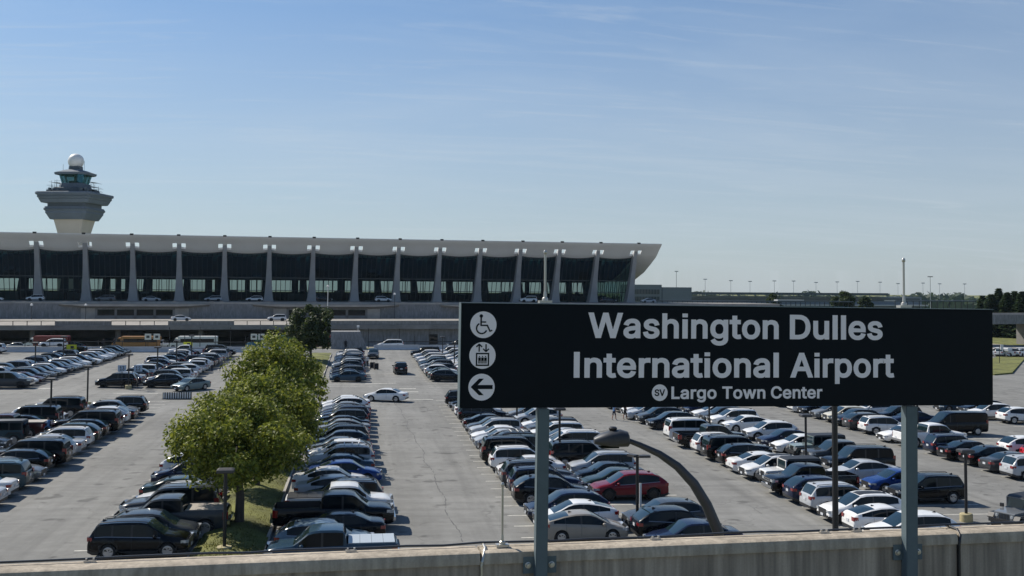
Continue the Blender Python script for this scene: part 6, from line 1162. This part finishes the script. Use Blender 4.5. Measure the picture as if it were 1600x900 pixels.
# ------------------------------------------------------------------ people
def person(label, x, y, rz, shirt, pants, stride=.25, arms=(.05, .05), shorts=False, h=1.72, z=None):
    k = h/1.75
    V = [(0, 0, .95), (0, .02, 1.15), (0, .0, 1.38), (0, .01, 1.52), (0, .03, 1.60), (0, .03, 1.72)]
    E_ = [(0, 1), (1, 2), (2, 3), (3, 4), (4, 5)]; Rr = [(.15, .115), (.135, .10), (.165, .11), (.055, .055), (.085, .10), (.06, .07)]
    for s in (-1, 1):
        st = stride*s; b = len(V)
        V += [(s*.10, 0, .86), (s*.11, st*.55+.03, .48), (s*.11, st, .09), (s*.115, st+.16, .04)]; E_ += [(0, b), (b, b+1), (b+1, b+2), (b+2, b+3)]; Rr += [(.095, .095), (.058, .062), (.042, .045), (.04, .032)]
        b = len(V); a = arms[(s+1)//2]
        V += [(s*.20, 0, 1.42), (s*.25, -st*.25, 1.14), (s*.255, -st*.5+a+.1, .92), (s*.25, -st*.55+a+.14, .82)]; E_ += [(2, b), (b, b+1), (b+1, b+2), (b+2, b+3)]; Rr += [(.055, .055), (.042, .042), (.033, .033), (.04, .022)]
    me = bpy.data.meshes.new('person'); me.from_pydata([(p[0]*k, p[1]*k, p[2]*k) for p in V], E_, []); o = bpy.data.objects.new('person', me); COL.objects.link(o)
    mo = o.modifiers.new('s', 'SKIN'); mo.use_smooth_shade = True; su = o.modifiers.new('u', 'SUBSURF'); su.levels = 2; su.render_levels = 2
    for i, r in enumerate(Rr): me.skin_vertices[0].data[i].radius = (r[0]*k, r[1]*k); me.skin_vertices[0].data[i].use_root = i == 0
    bpy.context.view_layer.update(); m2 = bpy.data.meshes.new_from_object(o.evaluated_get(bpy.context.evaluated_depsgraph_get())); bpy.data.objects.remove(o)
    m2.materials.clear()
    for m_ in (shirt, pants, 'skin', 'hair', 'cloth_white'): m2.materials.append(MT[m_])
    for p in m2.polygons:
        c = p.center/k
        if c.z > 1.66 or (c.z > 1.56 and c.y < .01): p.material_index = 3
        elif c.z > 1.50: p.material_index = 2
        elif abs(c.x) > .19 and c.z < (1.22 if shorts else .90): p.material_index = 2
        elif c.z > .93 or abs(c.x) > .2: p.material_index = 0
        elif c.z < .10: p.material_index = 4 if shorts else 3
        elif shorts and c.z < .52: p.material_index = 2
        else: p.material_index = 1
    t = ob('person', m2, None, (x, y, gz(x, y) if z is None else z), rz); return tag(t, label, 'person', 'people in the lot')
person('person in blue shirt and dark shorts walking just below the sign', 24.75, 101.5, -1.2, 'cloth_blue', 'cloth_navy', .16, shorts=True)
person('person in black shirt and shorts walking behind the blue shirted walker', 25.95, 101.9, -1.2, 'cloth_black', 'cloth_black', .14, shorts=True)
person('person in blue shirt reaching into the maroon pickup', -24.6, 90.6, 2.2, 'cloth_blue', 'cloth_grey', .1, (.25, .3))
person('person in white shirt behind cars of the far rows by the trees', -20.2, 154.0, .5, 'cloth_white', 'cloth_navy', .1)
person('person in grey shirt beside the white shirted one by the trees', -19.0, 154.6, -.5, 'cloth_grey', 'cloth_navy', .2)
person('person in black standing at the far end of the central aisle', -2.3, 205.0, 0, 'cloth_black', 'cloth_black', .05, h=1.8)
person('person in white shirt and dark trousers beside the dark luggage in the aisle', 1.5, 164.0, .4, 'cloth_white', 'cloth_black', .2)
person('person in dark clothes leaning by an open car at the far trees', .2, 166.5, -1.5, 'cloth_black', 'cloth_black', .15, (.3, .3))
person('person in all black by the fence, nearer the white suv', -46.0, 203.5, .3, 'cloth_black', 'cloth_black', .2); person('person in black and navy by the fence, nearer the orange bus', -44.2, 203.8, -.3, 'cloth_black', 'cloth_navy', .2)
def suitcase(label, x, y, rz, sc=1):
    t = thing('suitcase', label, 'suitcase', (x, y, gz(x, y)), rz, 'luggage in the aisle'); b = MB(); b.rings([[(sx*.26*w_*sc, sy*.16*w_*sc, z*sc) for sx, sy in ((-1, -1), (1, -1), (1, 1), (-1, 1))] for z, w_ in ((.06, .92), (.10, 1), (.70, 1), (.75, .9))]); b.obj('case', 'cloth_black', t)
    b = MB(); b.tube([(-.12*sc, 0, .74*sc), (-.12*sc, 0, 1.05*sc), (.12*sc, 0, 1.05*sc), (.12*sc, 0, .74*sc)], .014, 5); b.obj('handle', 'grey_metal', t)
    b = MB()
    for sx in (-1, 1): b.lathe([(.001, -.03), (.05, -.03), (.05, .03), (.001, .03)], (sx*.2*sc, 0, .05), 8, 0, 'Y')
    b.obj('wheels', 'tyre', t)
suitcase('dark suitcase standing in the central aisle, nearer one', 2.7, 158.8, .4, 1.25); suitcase('dark suitcase behind the nearer one in the central aisle', 2.2, 160.6, -.3, 1.25)
